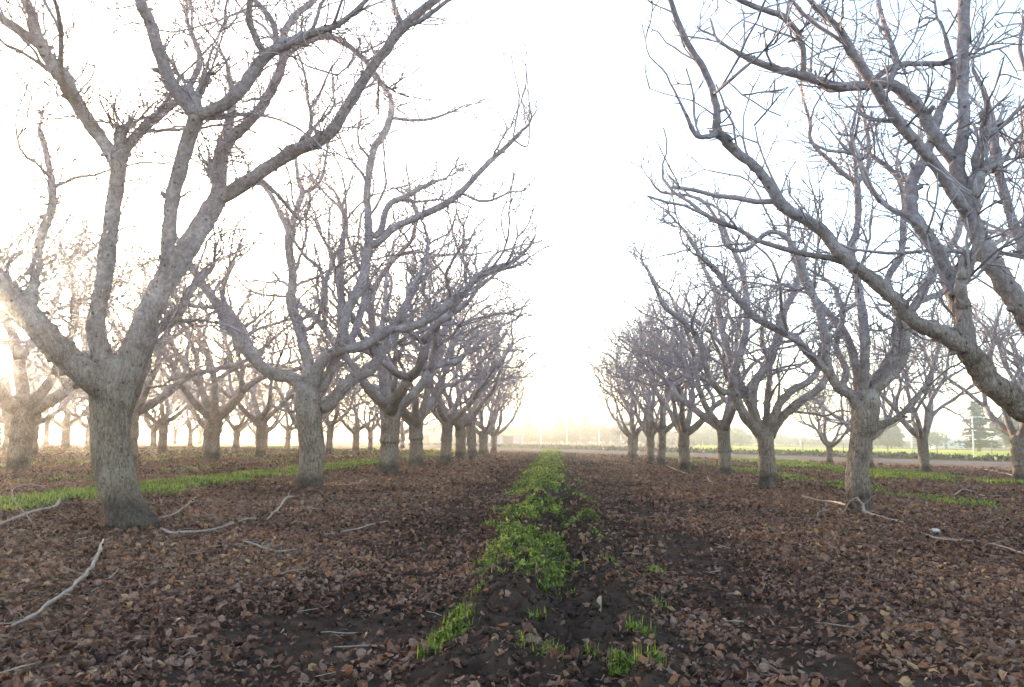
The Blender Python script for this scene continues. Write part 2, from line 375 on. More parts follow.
TWS = 1.7
def twig(p, d, L, r, out, n=4, wob=0.24):
    pts, d2 = walk(p, d, L, n, wob, 0.04)
    rr = [r * (1 - 0.45 * k / n) * rnd(0.8, 1.35) for k in range(n + 1)]
    out.append((pts, [q * TWS for q in rr], 3))
    return pts, d2
def spray(p, d, L, r, out, k=4):
    pts, d2 = twig(p, d, L, r, out, 5, 0.3)
    for _ in range(k):
        i = random.randint(1, 5)
        q = pts[i]
        dd = dev(d2, rnd(0.5, 1.25))
        p2, d3 = twig(q, dd, L * rnd(0.3, 0.65), r * 0.7, out, 4)
        if random.random() < 0.5:
            twig(p2[2], dev(d3, rnd(0.5, 1.2)), L * rnd(0.12, 0.3), r * 0.55, out, 4)
def rec(p, d, r, L, depth, D, thick, thin, up=0.05, tw=1.0, rmin=0.008, LF=1.0):
    n = 5
    pts, d2 = walk(p, d, L, n, 0.24 if depth < 3 else 0.3, up)
    r1 = r * 0.74
    rr = [(r + (r1 - r) * k / n) * rnd(0.88, 1.15) for k in range(n + 1)]
    S = 8 if r > 0.06 else (6 if r > 0.03 else 4)
    (thick if r > 0.028 else thin).append((pts, rr, S))
    if depth >= 1:
        m = (1.1 + 0.5 * depth) * tw
        m = int(m) + (1 if random.random() < m - int(m) else 0)
        for _ in range(m):
            i = random.randint(1, n)
            spray(pts[i], dev(d2, rnd(0.5, 1.25)), rnd(0.35, 1.0), max(0.0052, min(0.010, r * 0.3)), thin, random.randint(2, 3))
    if depth < D and r1 > rmin:
        a0 = rnd(0, 2 * math.pi)
        rec(pts[-1], dev(d2, rnd(0.15, 0.42), a0), r1 * 0.98, L * rnd(0.75, 0.95), depth + 1, D, thick, thin, up, tw)
        rec(pts[-1], dev(d2, rnd(0.45, 0.85), a0 + math.pi + rnd(-0.5, 0.5)), r1 * rnd(0.68, 0.88), L * rnd(0.68, 0.9), depth + 1, D, thick, thin, up, tw)
        if depth in (1, 2) and random.random() < 0.5:
            rec(pts[3], dev(d2, rnd(0.6, 1.0)), r1 * 0.6, L * 0.7, depth + 2, D, thick, thin, up, tw)

def trunk_mesh(rings, S=24, seed=0, rough=0.05):
    """rings: (x,y,z,r); irregular fluted cross sections"""
    R = crom(rings, 4)
    V = []; rs = np.random.default_rng(seed); ph = rs.uniform(0, 6.28, 6)
    for k, (x, y, z, r) in enumerate(R):
        for s in range(S):
            a = s * 2 * math.pi / S
            fl = 1 + rough * (0.8 * math.sin(3 * a + ph[0]) + 0.6 * math.sin(5 * a + ph[1] + z * 0.8) + 0.45 * math.sin(8 * a + ph[2] - z)) \
                 + 0.035 * math.sin(a * 2 + z * 5 + ph[3]) + rs.uniform(-0.018, 0.018)
            if z < 0.35: fl += 0.16 * (0.35 - z) / 0.35 * math.sin(4 * a + ph[4])
            V.append((x + r * fl * math.cos(a), y + r * fl * math.sin(a), z))
    P = len(R)
    Q = []
    for k in range(P - 1):
        for s in range(S):
            t = (s + 1) % S
            Q.append((k * S + s, k * S + t, (k + 1) * S + t, (k + 1) * S + s))
    V.append((R[-1][0], R[-1][1], R[-1][2] + R[-1][3] * 0.3))
    tip = len(V) - 1
    T = [((P - 1) * S + s, (P - 1) * S + (s + 1) % S, tip) for s in range(S)]
    return np.array(V), [np.array(Q), np.array(T)]

def build_limbs(root, limbs, tm=M_LIMB):
    for thick, thin in limbs:
        if abs(root.location.x) > 3:
            k = -1 if root.location.x < 0 else 1; X0_ = root.location.x
            lim = 0.75 if k > 0 else 0.35
            ok = lambda q: q[1][0] > 0.05 or len(q[0]) > 6 or all((p[0] + X0_) * k > lim for p in q[0])
            thick = [q for q in thick if ok(q)]; thin = [q for q in thin if ok(q)]
        # nothing trails to the ground, and nothing hangs on a pruned parent
        hi = lambda q: q[1][0] > 0.09 or len(q[0]) > 6 or min(p[2] for p in q[0]) > 1.75
        A_ = [q for q in thick + thin if hi(q)]
        kept = set(); left = []
        for q in A_:
            if len(q[0]) > 6: kept.update(q[0])
            else: left.append(q)
        good = set(id(q) for q in A_ if len(q[0]) > 6)
        for _ in range(9):
            nxt = []
            for q in left:
                if q[0][0] in kept: kept.update(q[0]); good.add(id(q))
                else: nxt.append(q)
            if len(nxt) == len(left): break
            left = nxt
        thick = [q for q in thick if id(q) in good]; thin = [q for q in thin if id(q) in good]
        if not thick: continue
        V, Fc = tubes(thick); l = mesh_np('limb', V, Fc, tm, root)
        if thin:
            V, Fc = tubes(thin); mesh_np('twigs', V, Fc, M_TWIG, l)

def generic_tree(seed, nl=5, tw=1.0, spread=0.85, lean=0.0):
    random.seed(seed)
    root = empty('bare_orchard_tree', (0, 0, 0))
    lx, ly = rnd(-0.12, 0.12) + lean, rnd(-0.1, 0.1)
    rs = rnd(0.86, 1.08); gz = rnd(0.55, 1.25); H = rnd(2.0, 2.4)
    rings = [(0, 0, -0.25, 0.46 * rs), (0, 0, 0.0, 0.38 * rs), (lx * .1, ly * .1, 0.18, 0.31 * rs), (lx * .3, ly * .3, gz - 0.12, 0.268 * rs),
             (lx * .33, ly * .33, gz - 0.02, 0.272 * rs), (lx * .36, ly * .36, gz + 0.05, 0.315 * rs), (lx * .5, ly * .5, gz + 0.3, 0.29 * rs),
             (lx * .8, ly * .8, H - 0.45, 0.29 * rs), (lx, ly, H - 0.12, 0.325 * rs), (lx, ly, H + 0.08, 0.25 * rs)]
    V, Fc = trunk_mesh(rings, 22, seed)
    mesh_np('trunk', V, Fc, M_TRUNK, root)
    limbs = []; a0 = rnd(0, 6.28)
    for k in range(nl):
        az = a0 + k * 2 * math.pi / nl + rnd(-0.3, 0.3)
        inc = spread * rnd(0.75, 1.2) if k < nl - 1 or nl < 5 else 0.3
        c = math.cos(az), math.sin(az)
        d = (math.sin(inc) * c[0], math.sin(inc) * c[1], math.cos(inc))
        z0 = H - rnd(0.15, 0.5)
        p = (lx + c[0] * 0.08, ly + c[1] * 0.08, z0)
        thick, thin = [], []
        r0 = rnd(0.12, 0.165) * rs
        # first bare sweep out of the trunk
        pts, d2 = walk(p, nrm((d[0], d[1], d[2] * 0.75)), rnd(1.5, 2.1), 6, 0.1, 0.1)
        thick.append((pts, [r0 * (1.25 - 0.32 * q / 6) for q in range(7)], 10))
        aa = rnd(0, 6.28)
        rec(pts[-1], dev(d2, rnd(0.1, 0.3), aa), r0 * 0.9, rnd(1.6, 1.95), 1, 5, thick, thin, 0.03, tw)
        rec(pts[-1], dev(d2, rnd(0.5, 0.85), aa + math.pi), r0 * 0.72, rnd(1.45, 1.8), 1, 5, thick, thin, 0.045, tw)
        limbs.append((thick, thin))
    build_limbs(root, limbs)
    return root

def traced_tree(loc, trunk, limbs, label, seed, Y0, tmat=M_TRUNK, tw=1.0, flare=True, rough=0.05):
    """trunk: [(px,py,rpx)], limbs: list of limbs; limb = list of branches; branch = (dd0, dd1, [(px,py,r)...], sec)"""
    random.seed(seed)
    root = empty('bare_orchard_tree', loc)
    def W(px, py, Y):
        p, t = at(px, py, Y)
        return (p.x - loc[0], p.y - loc[1], p.z - loc[2]), t
    rings = []
    for px, py, r in trunk:
        p, t = W(px, py, Y0); rings.append((p[0], p[1], p[2], r * t * 0.88))
    if flare:
        b = rings[0]
        rings = [(b[0], b[1], -0.3, b[3] * 1.35), (b[0], b[1], -0.02, b[3] * 1.13), (b[0], b[1], 0.1, b[3] * 1.02)] + [q for q in rings if q[2] > 0.16]
    V, Fc = trunk_mesh(rings, 32, seed, rough); mesh_np('trunk', V, Fc, tmat, root)
    out = []
    for limb in limbs:
        thick, thin = [], []; prev = []
        for dd0, dd1, pp, sec in limb:
            n = len(pp); rows = []
            for k, (px, py, r) in enumerate(pp):
                dd = dd0 + (dd1 - dd0) * k / (n - 1)
                p, t = W(px, py, Y0 + dd)
                rows.append((p[0], p[1], p[2], r * t * (0.8 if r < 12 else 0.81)))
            if prev:
                near = min(prev, key=lambda q: math.dist(q, rows[0][:3]))
                if math.dist(near, rows[0][:3]) < 1.2: rows[0] = (*near, rows[0][3])
            R = crom(rows, 4)
            pts = [(q[0], q[1], q[2]) for q in R]
            rr = [max(q[3], 0.006) * rnd(0.94, 1.06) * (rnd(1.08, 1.2) if random.random() < 0.09 and q[3] < 0.13 else 1) for q in R]
            # small crookedness
            pts = [pts[0]] + [tuple(c + rnd(-0.13, 0.13) * min(rr[k + 1], 0.08) for c in q) for k, q in enumerate(pts[1:])]
            prev += pts
            S = 16 if max(rr) > 0.1 else (10 if max(rr) > 0.05 else 7)
            (thick if max(rr) > 0.022 else thin).append((pts, rr, S))
            m = len(pts)
            Ltot = sum(math.dist(pts[k], pts[k + 1]) for k in range(m - 1))
            # side growth
            start = 0.22 if rr[0] > 0.1 else 0.06
            ns = int(Ltot * 9.5 * sec * tw)
            for _ in range(ns):
                k = random.randint(int(m * start), m - 1); k = min(max(k, 1), m - 2)
                d = nrm(tuple(pts[k + 1][q] - pts[k - 1][q] for q in range(3)))
                dd_ = dev(d, rnd(0.5, 1.35))
                spray(pts[k], dd_, rnd(0.25, 0.95), rnd(0.005, 0.009), thin, random.randint(2, 4))
            for _ in range(int(Ltot * 0.7 * sec + random.random())):
                k = random.randint(int(m * max(start, 0.25)), m - 1); k = min(max(k, 1), m - 2)
                if rr[k] > 0.13: continue
                d = nrm(tuple(pts[k + 1][q] - pts[k - 1][q] for q in range(3)))
                rec(pts[k], dev(d, rnd(0.55, 1.1)), min(rr[k] * 0.5, 0.04), rnd(0.7, 1.3), 3, 5, thick, thin, 0.04, tw * 0.25)
            # pruning spurs
            for _ in range(int(Ltot * 2.5)):
                k = random.randint(1, m - 2)
                d = nrm(tuple(pts[k + 1][q] - pts[k - 1][q] for q in range(3)))
                q2, _d = walk(pts[k], dev(d, rnd(0.9, 1.5)), rr[k] + rnd(0.02, 0.09), 2, 0.2, 0)
                s0 = max(0.006, min(0.045, rr[k] * rnd(0.2, 0.5))); thick.append((q2, [s0 * 1.5, s0, s0 * 0.8], 5)) if rr[k] > 0.03 else thin.append((q2, [s0, s0, s0 * .7], 4))
            # growth beyond the traced end
            d = nrm(tuple(pts[-1][q] - pts[-2][q] for q in range(3)))
            if rr[-1] > 0.012 and sec > 0:
                rec(pts[-1], d, rr[-1] * 0.9, rnd(0.22, 0.42), 3 if rr[-1] > 0.03 else 4, 5, thick, thin, 0.08, tw * 0.7)
        out.append((thick, thin))
    build_limbs(root, out, tmat)
    tag(root, label, 'tree', 'bare orchard trees')
    return root

def base(px, py, X=None, Y=None):
    return X, Y
# --- nearest tree left of the lane
Y = 11.1
p0, _ = at(131, 540, Y)
L1 = traced_tree((p0.x, Y, hz(p0.x, Y)), [(131, 536, 26), (128, 522, 24.5), (122, 500, 22.5), (116, 478, 21), (111, 450, 20.5), (110, 425, 21.5), (112, 405, 23), (113, 385, 24.5), (116, 368, 22), (118, 358, 15)], [
    [(0, -1.2, [(116, 425, 10), (112, 400, 15), (94, 380, 17), (70, 360, 16.5), (45, 335, 16), (20, 305, 15.5), (0, 285, 15), (-30, 258, 14), (-70, 225, 12), (-110, 180, 9), (-140, 130, 6)], 0.6),
     (-0.9, -2.0, [(-30, 258, 9), (-45, 200, 8), (-40, 140, 7), (-60, 70, 5), (-50, 0, 3)], 0.8),
     (-0.7, 0.6, [(30, 318, 7), (34, 285, 6), (40, 240, 6), (52, 205, 5), (50, 170, 4), (40, 130, 3)], 0.9)],
    [(0.1, -0.3, [(112, 410, 12), (106, 378, 14), (99, 345, 12), (96, 320, 11), (103, 280, 10.5), (110, 230, 9.5), (116, 190, 9.5), (120, 162, 9.5)], 0.35),
     (-0.3, -1.3, [(120, 166, 9), (108, 148, 8), (90, 125, 8), (75, 100, 8.5), (63, 78, 10), (50, 60, 8), (38, 40, 7.5), (32, 15, 6), (25, 0, 5.5), (12, -40, 5), (0, -80, 3.5)], 0.9),
     (-1.0, -1.6, [(38, 44, 5.5), (20, 30, 5), (0, 16, 4.5), (-30, -10, 4), (-60, -40, 3)], 1.0),
     (-0.3, 1.4, [(120, 170, 7), (126, 150, 6.5), (136, 136, 6), (150, 122, 6), (168, 108, 5), (186, 92, 4.5), (200, 60, 3.5), (190, 30, 3)], 1.2)],
    [(0, 0.1, [(114, 435, 10), (118, 405, 15), (129, 372, 18), (136, 352, 18), (144, 325, 15), (153, 302, 14), (160, 288, 13)], 0),
     (0.1, -0.6, [(156, 296, 12), (167, 268, 9), (169, 235, 8.5), (172, 200, 8.5), (180, 168, 9), (190, 135, 9), (197, 114, 9.5)], 0.4),
     (-0.6, -1.4, [(196, 116, 9), (186, 104, 8), (174, 88, 8), (163, 65, 7.5), (154, 35, 7.5), (146, 14, 7), (140, 0, 7), (130, -50, 6), (122, -90, 4)], 0.8),
     (-0.6, -1.0, [(197, 117, 8.5), (206, 112, 7.5), (225, 104, 8), (245, 84, 8), (265, 57, 7.5), (290, 42, 6.5), (318, 32, 5), (345, 20, 3.5), (372, -5, 2.5)], 1.0),
     (-0.8, -1.4, [(266, 56, 5), (256, 38, 4.5), (249, 17, 4), (250, -5, 3.5), (244, -40, 3)], 0.7),
     (-0.8, -0.2, [(275, 50, 4), (274, 25, 4), (262, 8, 3.5), (246, -8, 3)], 0.7)],
    [(0.1, 1.2, [(150, 305, 13), (163, 285, 14), (178, 262, 13.5), (192, 240, 13.5), (205, 219, 12.5), (217, 200, 12)], 0.15),
     (1.2, 1.9, [(218, 198, 10), (220, 175, 9), (222, 150, 8.5), (229, 122, 5.5), (233, 100, 4.5), (228, 70, 3)], 0.6),
     (1.4, 1.0, [(222, 152, 8), (232, 138, 6.5), (246, 125, 6.5), (262, 106, 6), (271, 90, 6), (280, 72, 5.5), (287, 53, 5), (302, 43, 5), (325, 36, 4), (346, 44, 3.5), (363, 58, 3)], 0.9),
     (1.1, 1.6, [(273, 58, 5), (284, 33, 4.5), (297, 14, 4.2), (314, 0, 4), (336, -25, 3.5)], 0.8),
     (1.2, 0.2, [(216, 202, 9), (235, 190, 9), (264, 170, 8.2), (292, 152, 8), (319, 140, 8), (335, 127, 7.5), (350, 102, 6.5), (369, 72, 6), (386, 50, 6), (403, 27, 6), (424, 9, 5), (442, -5, 4), (472, -30, 3)], 0.75),
     (0.3, 0.5, [(403, 28, 3.6), (396, 12, 3.2), (391, -8, 3)], 0.8),
     (0.7, 1.6, [(255, 179, 3), (278, 195, 2.6), (294, 214, 2.4)], 0.5)],
    [(0.2, 1.5, [(128, 400, 10), (142, 372, 8), (150, 345, 6), (158, 330, 5.5), (176, 318, 4.5), (192, 290, 4), (210, 270, 3)], 1.0)]],
    'thick leaning tree nearest the camera left of the lane, mossy trunk forking low', 31, Y, M_MOSS, 1.15)

# --- second tree left of the lane
Y = 19.2
p0, _ = at(310, 498, Y)
L2 = traced_tree((p0.x, Y, hz(p0.x, Y)), [(310, 493, 13.5), (310, 486, 13.8), (309, 481, 16), (310, 474, 14.6), (312, 452, 14), (310, 430, 14.2), (308, 410, 14.5), (307, 396, 14), (307, 385, 10)], [
    [(0, -0.6, [(305, 398, 9), (297, 382, 8.5), (286, 376, 8), (271, 374, 7.5), (258, 363, 7.2), (247, 351, 7), (236, 334, 6.8), (227, 322, 6.5), (216, 303, 5.5), (205, 288, 5), (192, 267, 4.5), (180, 248, 3.5), (172, 225, 2.5)], 0.8),
     (-0.4, 0.6, [(256, 361, 5), (249, 344, 4.5), (242, 328, 4.2), (229, 311, 4.5), (222, 292, 3), (230, 270, 2.5)], 0.8),
     (-0.5, -1.4, [(213, 311, 3), (190, 305, 2.4), (170, 290, 2), (158, 268, 1.6)], 1)],
    [(0, 0.5, [(308, 392, 9), (309, 369, 7.5), (305, 350, 7), (298, 325, 6.5), (291, 303, 6.2), (293, 276, 5.4), (289, 252, 5), (289, 233, 5), (296, 212, 4), (302, 193, 3.5), (298, 178, 2.5), (296, 160, 2)], 0.8),
     (0.5, 0.2, [(301, 194, 2.5), (312, 188, 2.2), (322, 178, 2), (327, 150, 1.6)], 1),
     (0.4, 1.1, [(289, 234, 4), (285, 224, 3.5), (277, 206, 3.2), (266, 188, 3), (254, 177, 2.5)], 0.8),
     (0.3, -1.2, [(293, 300, 3), (306, 330, 3), (322, 305, 2.5), (321, 272, 2.5), (306, 257, 2.2), (297, 245, 2)], 1)],
    [(0, -0.5, [(310, 396, 9), (316, 374, 8), (324, 359, 7.5), (338, 350, 7), (359, 347, 7), (378, 337, 6), (392, 329, 6), (411, 327, 5.5), (430, 318, 5.5), (448, 305, 5), (466, 289, 4.5), (483, 273, 4), (512, 262, 3), (528, 248, 2)], 0.7),
     (-0.3, 0.6, [(338, 350, 6), (343, 335, 6), (349, 308, 6), (357, 293, 6.5), (364, 276, 6), (366, 259, 6), (369, 241, 5.5), (368, 218, 5), (367, 195, 4.5), (369, 172, 4.5), (374, 149, 4.5), (385, 132, 4.5), (391, 113, 4), (390, 97, 3.2), (382, 85, 2.8), (372, 75, 2)], 0.8),
     (0.2, 1.2, [(353, 345, 5), (358, 322, 4.5), (365, 296, 4.5), (366, 275, 4)], 0.5),
     (0.1, -0.8, [(368, 246, 5), (380, 241, 4.6), (394, 228, 4.5), (412, 219, 4.5), (440, 207, 4.2), (456, 196, 4), (470, 183, 3.6), (485, 166, 3.2), (500, 152, 2.8), (513, 140, 2.4)], 0.7),
     (-0.8, -0.9, [(512, 141, 1.4), (516, 120, 1), (519, 97, 0.9), (515, 75, 0.7)], 0.1),
     (-0.8, -0.9, [(513, 141, 1.2), (528, 145, 1.0), (529, 105, 0.8), (527, 75, 0.7)], 0.1),
     (0.1, -0.2, [(371, 238, 4.5), (380, 232, 4.2), (388, 206, 3.8), (405, 197, 3.5), (416, 190, 3), (436, 181, 2)], 1),
     (0.2, -0.3, [(392, 114, 2.2), (410, 120, 2), (430, 119, 1.8), (448, 113, 1.4), (458, 109, 1)], 0.5),
     (-0.5, 0.2, [(392, 330, 4), (405, 311, 3.8), (410, 290, 3.4), (422, 270, 3), (428, 245, 2.2), (424, 225, 1.6)], 1)],
    [(0.1, 1.2, [(314, 400, 7), (330, 372, 6), (340, 343, 5), (341, 296, 4.5), (340, 267, 4), (343, 238, 3.6), (346, 221, 3), (336, 194, 2)], 0.9)],
    [(0.1, 1.8, [(318, 408, 9), (329, 405, 8), (340, 391, 8), (355, 377, 7.5), (371, 369, 7), (384, 350, 5.5), (395, 333, 5), (402, 310, 4), (415, 290, 3)], 0.9)]],
    'second tree left of the lane, its long limb arching right over the strip', 32, Y, M_TRUNK, 1.0)

# --- tree whose trunk stands just outside the frame on the right
Y = 8.4
X0 = 5.95
R0 = traced_tree((X0, Y, hz(X0, Y)), [(1122, 566, 42), (1120, 540, 34), (1118, 500, 31), (1117, 470, 31), (1112, 448, 34), (1108, 430, 32), (1106, 418, 24)], [
    [(0, -0.3, [(1105, 440, 24), (1075, 425, 20), (1045, 416, 18), (1024, 408, 17), (1006, 395, 16), (990, 382, 15.5), (976, 362, 15), (964, 345, 13)], 0.1),
     (-0.3, -1.0, [(968, 352, 11), (950, 338, 10.5), (933, 330, 9.5), (917, 324, 9), (903, 310, 9), (889, 294, 8.5), (872, 279, 8.2), (854, 266, 8), (838, 251, 8), (822, 230, 7.5), (798, 215, 6.8), (781, 205, 7), (770, 186, 6.5), (754, 166, 6), (734, 150, 6), (725, 139, 6.5), (717, 130, 5.5), (717, 112, 4.6), (712, 88, 4.4), (703, 68, 4.4), (687, 42, 3.8), (675, 14, 3.4), (669, -5, 3), (658, -30, 2)], 0.45),
     (-1.0, -1.1, [(719, 133, 5), (706, 137, 3.5), (695, 134, 3.2), (688, 119, 2.4), (678, 98, 1.6)], 0.8),
     (-1.0, -1.3, [(714, 90, 2.4), (728, 82, 2.2), (749, 64, 1.8)], 0.5),
     (-0.3, 0.6, [(967, 350, 11), (965, 331, 11), (959, 310, 10.5), (954, 296, 10.5), (948, 280, 9.8), (938, 252, 9), (924, 231, 8.5), (912, 212, 8), (911, 192, 8), (913, 177, 7.5), (924, 161, 6.5), (933, 135, 5.5), (942, 106, 5), (951, 90, 4.2), (953, 68, 3.6), (946, 40, 3)], 0.4),
     (0.4, 0.8, [(912, 184, 4), (901, 180, 3.5), (889, 168, 3.2), (870, 155, 2.6)], 1)],
    [(0, 0.2, [(1106, 428, 22), (1080, 385, 18), (1050, 345, 15.5), (1024, 310, 14), (1010, 291, 12.5), (996, 269, 12), (985, 248, 11.5), (975, 229, 10.5), (969, 210, 10)], 0.1),
     (0.2, 0.4, [(972, 222, 9), (962, 186, 9.5), (957, 165, 9), (962, 140, 7.5), (964, 115, 7), (963, 70, 7), (964, 35, 7.2), (964, 5, 7), (962, -40, 6), (955, -90, 4)], 0.5),
     (0.1, -0.8, [(968, 222, 7), (951, 190, 7.5), (938, 169, 7.2), (923, 150, 7), (905, 130, 7), (887, 105, 6.6), (871, 81, 6.2), (854, 56, 6.5), (843, 35, 4.6), (829, 19, 4), (813, 4, 3.2), (795, -20, 2)], 0.7),
     (0.3, 0.1, [(956, 166, 7), (942, 145, 8), (931, 130, 8), (922, 112, 8), (905, 95, 7.8), (889, 84, 6.5), (866, 85, 6), (843, 87, 5.8), (822, 82, 5.5), (803, 76, 5.2), (780, 70, 4.6), (752, 60, 4), (735, 51, 3)], 0.6),
     (0.1, -0.3, [(806, 74, 4), (803, 50, 4), (794, 29, 4), (782, 16, 4), (761, 9, 3.5), (740, 0, 3.2), (718, -14, 2.4)], 0.8),
     (0.2, 0.6, [(866, 86, 3.6), (893, 66, 3.4), (915, 64, 3.4), (945, 63, 3.0), (958, 60, 2.4)], 0.6),
     (0.1, 1.0, [(893, 84, 4.5), (896, 60, 3.6), (886, 30, 3.2), (878, 0, 3), (884, -30, 2)], 0.9)],
    [(0.1, 1.0, [(1110, 420, 14), (1085, 360, 10), (1058, 305, 8), (1036, 268, 7), (1024, 248, 6.2), (1015, 226, 5.6), (1007, 203, 5.4), (999, 170, 5.2), (995, 145, 5), (991, 122, 5), (985, 95, 3.4), (973, 70, 2.4)], 0.7),
     (0.5, 1.6, [(1020, 240, 4), (1034, 200, 3.6), (1028, 160, 3.2), (1038, 110, 3), (1020, 50, 2.4), (1030, 0, 2)], 1)],
    [(0.0, 1.2, [(1125, 430, 20), (1150, 370, 15), (1180, 290, 11), (1200, 200, 8), (1210, 110, 5)], 0.3)],
    [(0.2, 2.2, [(1108, 436, 15), (1085, 410, 11), (1066, 350, 9), (1060, 290, 7), (1040, 230, 5), (1030, 180, 4)], 0.9)]],
    'tree standing past the right frame edge, thick pale limbs reaching in over the lane', 33, Y, M_TRUNK, 0.65)

# --- first whole tree right of the lane
Y = 15.8
p0, _ = at(860, 503, Y)
R1 = traced_tree((p0.x, Y, hz(p0.x, Y)), [(860, 500, 14), (858, 486, 13.2), (858, 470, 12), (860, 450, 11.5), (862, 436, 12.2), (865, 430, 15), (866, 415, 14.6), (866, 402, 15), (866, 390, 11)], [
    [(0, -0.6, [(860, 410, 8), (850, 394, 6.5), (838, 388, 6), (830, 374, 5.6), (813, 358, 5.2), (797, 340, 5), (776, 329, 4.6), (753, 316, 4.6), (739, 300, 4.2), (727, 285, 4), (714, 268, 3.4), (700, 255, 3), (686, 232, 2.2)], 0.8),
     (-0.2, 0.3, [(830, 376, 5), (826, 356, 5), (826, 340, 5), (821, 316, 4.6), (813, 295, 4.4), (800, 262, 4), (789, 240, 3.4), (770, 232, 3), (745, 250, 2.6), (726, 245, 2.2), (719, 224, 2), (705, 203, 2), (687, 195, 1.8), (661, 192, 1.5), (649, 178, 1)], 0.8),
     (-0.1, 0.8, [(842, 388, 4.5), (846, 370, 4), (836, 345, 3.6), (843, 315, 3.2), (836, 290, 3)], 0.9)],
    [(0, 0.2, [(862, 402, 9), (863, 382, 6.6), (865, 360, 6), (865, 340, 6), (863, 320, 5.6), (860, 300, 5.5), (857, 280, 5), (852, 262, 4.6), (851, 248, 4.4), (857, 227, 4.2), (858, 201, 4), (857, 182, 4)], 0.7),
     (0.2, -0.4, [(857, 184, 3.4), (841, 172, 3), (829, 160, 2.8), (818, 150, 2.6), (810, 138, 2.4), (810, 122, 2.2), (803, 100, 1.8)], 0.9),
     (0.2, 0.8, [(857, 184, 3.4), (867, 170, 3), (869, 150, 2.8), (866, 126, 2.6), (859, 98, 2), (862, 70, 1.5)], 0.9)],
    [(0, -0.3, [(868, 406, 9), (877, 388, 7), (892, 375, 6.5), (902, 359, 6.2), (905, 341, 6), (903, 326, 5.5), (895, 302, 5), (888, 278, 4.6), (901, 255, 4.2), (903, 227, 4), (904, 201, 3.4), (898, 175, 2.6)], 0.8)],
    [(0.1, 1.2, [(870, 400, 8), (878, 380, 7), (887, 364, 6.8), (895, 348, 6.4), (898, 326, 6), (917, 302, 5.4), (933, 271, 5), (953, 243, 4.6), (961, 222, 4), (975, 190, 3)], 0.9),
     (0.8, 2.0, [(917, 303, 4), (945, 290, 3.6), (972, 262, 3.4), (1000, 240, 3), (1024, 218, 2.4)], 0.8)],
    [(0.2, 1.8, [(874, 426, 7), (884, 424, 5), (897, 418, 4), (912, 404, 3.6), (928, 380, 3), (938, 350, 2.4)], 0.9)],
    [(0.1, 1.8, [(860, 400, 7), (856, 370, 5.5), (848, 340, 5), (835, 320, 4.6), (815, 300, 4), (800, 275, 3.4), (790, 245, 3)], 0.9)]],
    'thick bare tree right of the lane, bulging graft line, broken sticks at its foot', 34, Y, M_TRUNK, 1.1)

# --- second whole tree right of the lane
Y = 22.8
p0, _ = at(767, 482, Y)
R2 = traced_tree((p0.x, Y, hz(p0.x, Y)), [(767, 480, 10), (767, 470, 9.4), (766, 455, 9), (765, 442, 9.2), (764, 434, 9.4), (763, 427, 7)], [
    [(0, -0.5, [(762, 436, 8), (755, 428, 6.5), (746, 418, 6.3), (738, 402, 6), (733, 388, 5.6), (734, 372, 5.2), (738, 360, 5), (744, 340, 4.8), (747, 320, 4.4), (746, 292, 4), (740, 265, 3.4), (728, 240, 2.6), (720, 215, 2)], 0.9),
     (-0.2, -1, [(735, 392, 4.6), (721, 391, 4), (709, 376, 4), (703, 358, 3.8), (699, 341, 3.6), (683, 321, 3.3), (665, 307, 3), (657, 290, 2.6), (648, 270, 2)], 0.9)],
    [(0, 0.5, [(760, 434, 6), (756, 418, 5.5), (753, 403, 5.2), (756, 382, 5), (770, 362, 5), (776, 342, 4.8), (781, 316, 4.2), (791, 298, 4), (800, 272, 3.4), (806, 245, 2.4)], 0.9)],
    [(0, 1.2, [(765, 432, 5), (767, 410, 4), (768, 389, 3.5), (770, 368, 3.2), (762, 340, 2.8), (765, 310, 2.2)], 1)],
    [(0, -0.6, [(768, 432, 6), (774, 416, 5.2), (781, 402, 5), (794, 389, 4.6), (808, 382, 4.2), (818, 369, 3.8), (822, 345, 3), (834, 320, 2)], 0.8)],
    [(0.1, 0.8, [(770, 436, 6.5), (778, 422, 5.8), (790, 410, 5.4), (805, 398, 5), (820, 387, 4.5), (826, 373, 4), (828, 357, 3.4), (820, 330, 2.4)], 0.8)],
    [(0.1, 2.0, [(764, 434, 6), (750, 405, 5), (735, 370, 4.5), (722, 330, 4), (715, 290, 3.2), (700, 262, 2.4)], 1)]],
    'goblet-forked bare tree right of the lane, just left of the grafted trunk', 35, Y, M_TRUNK, 1.2)

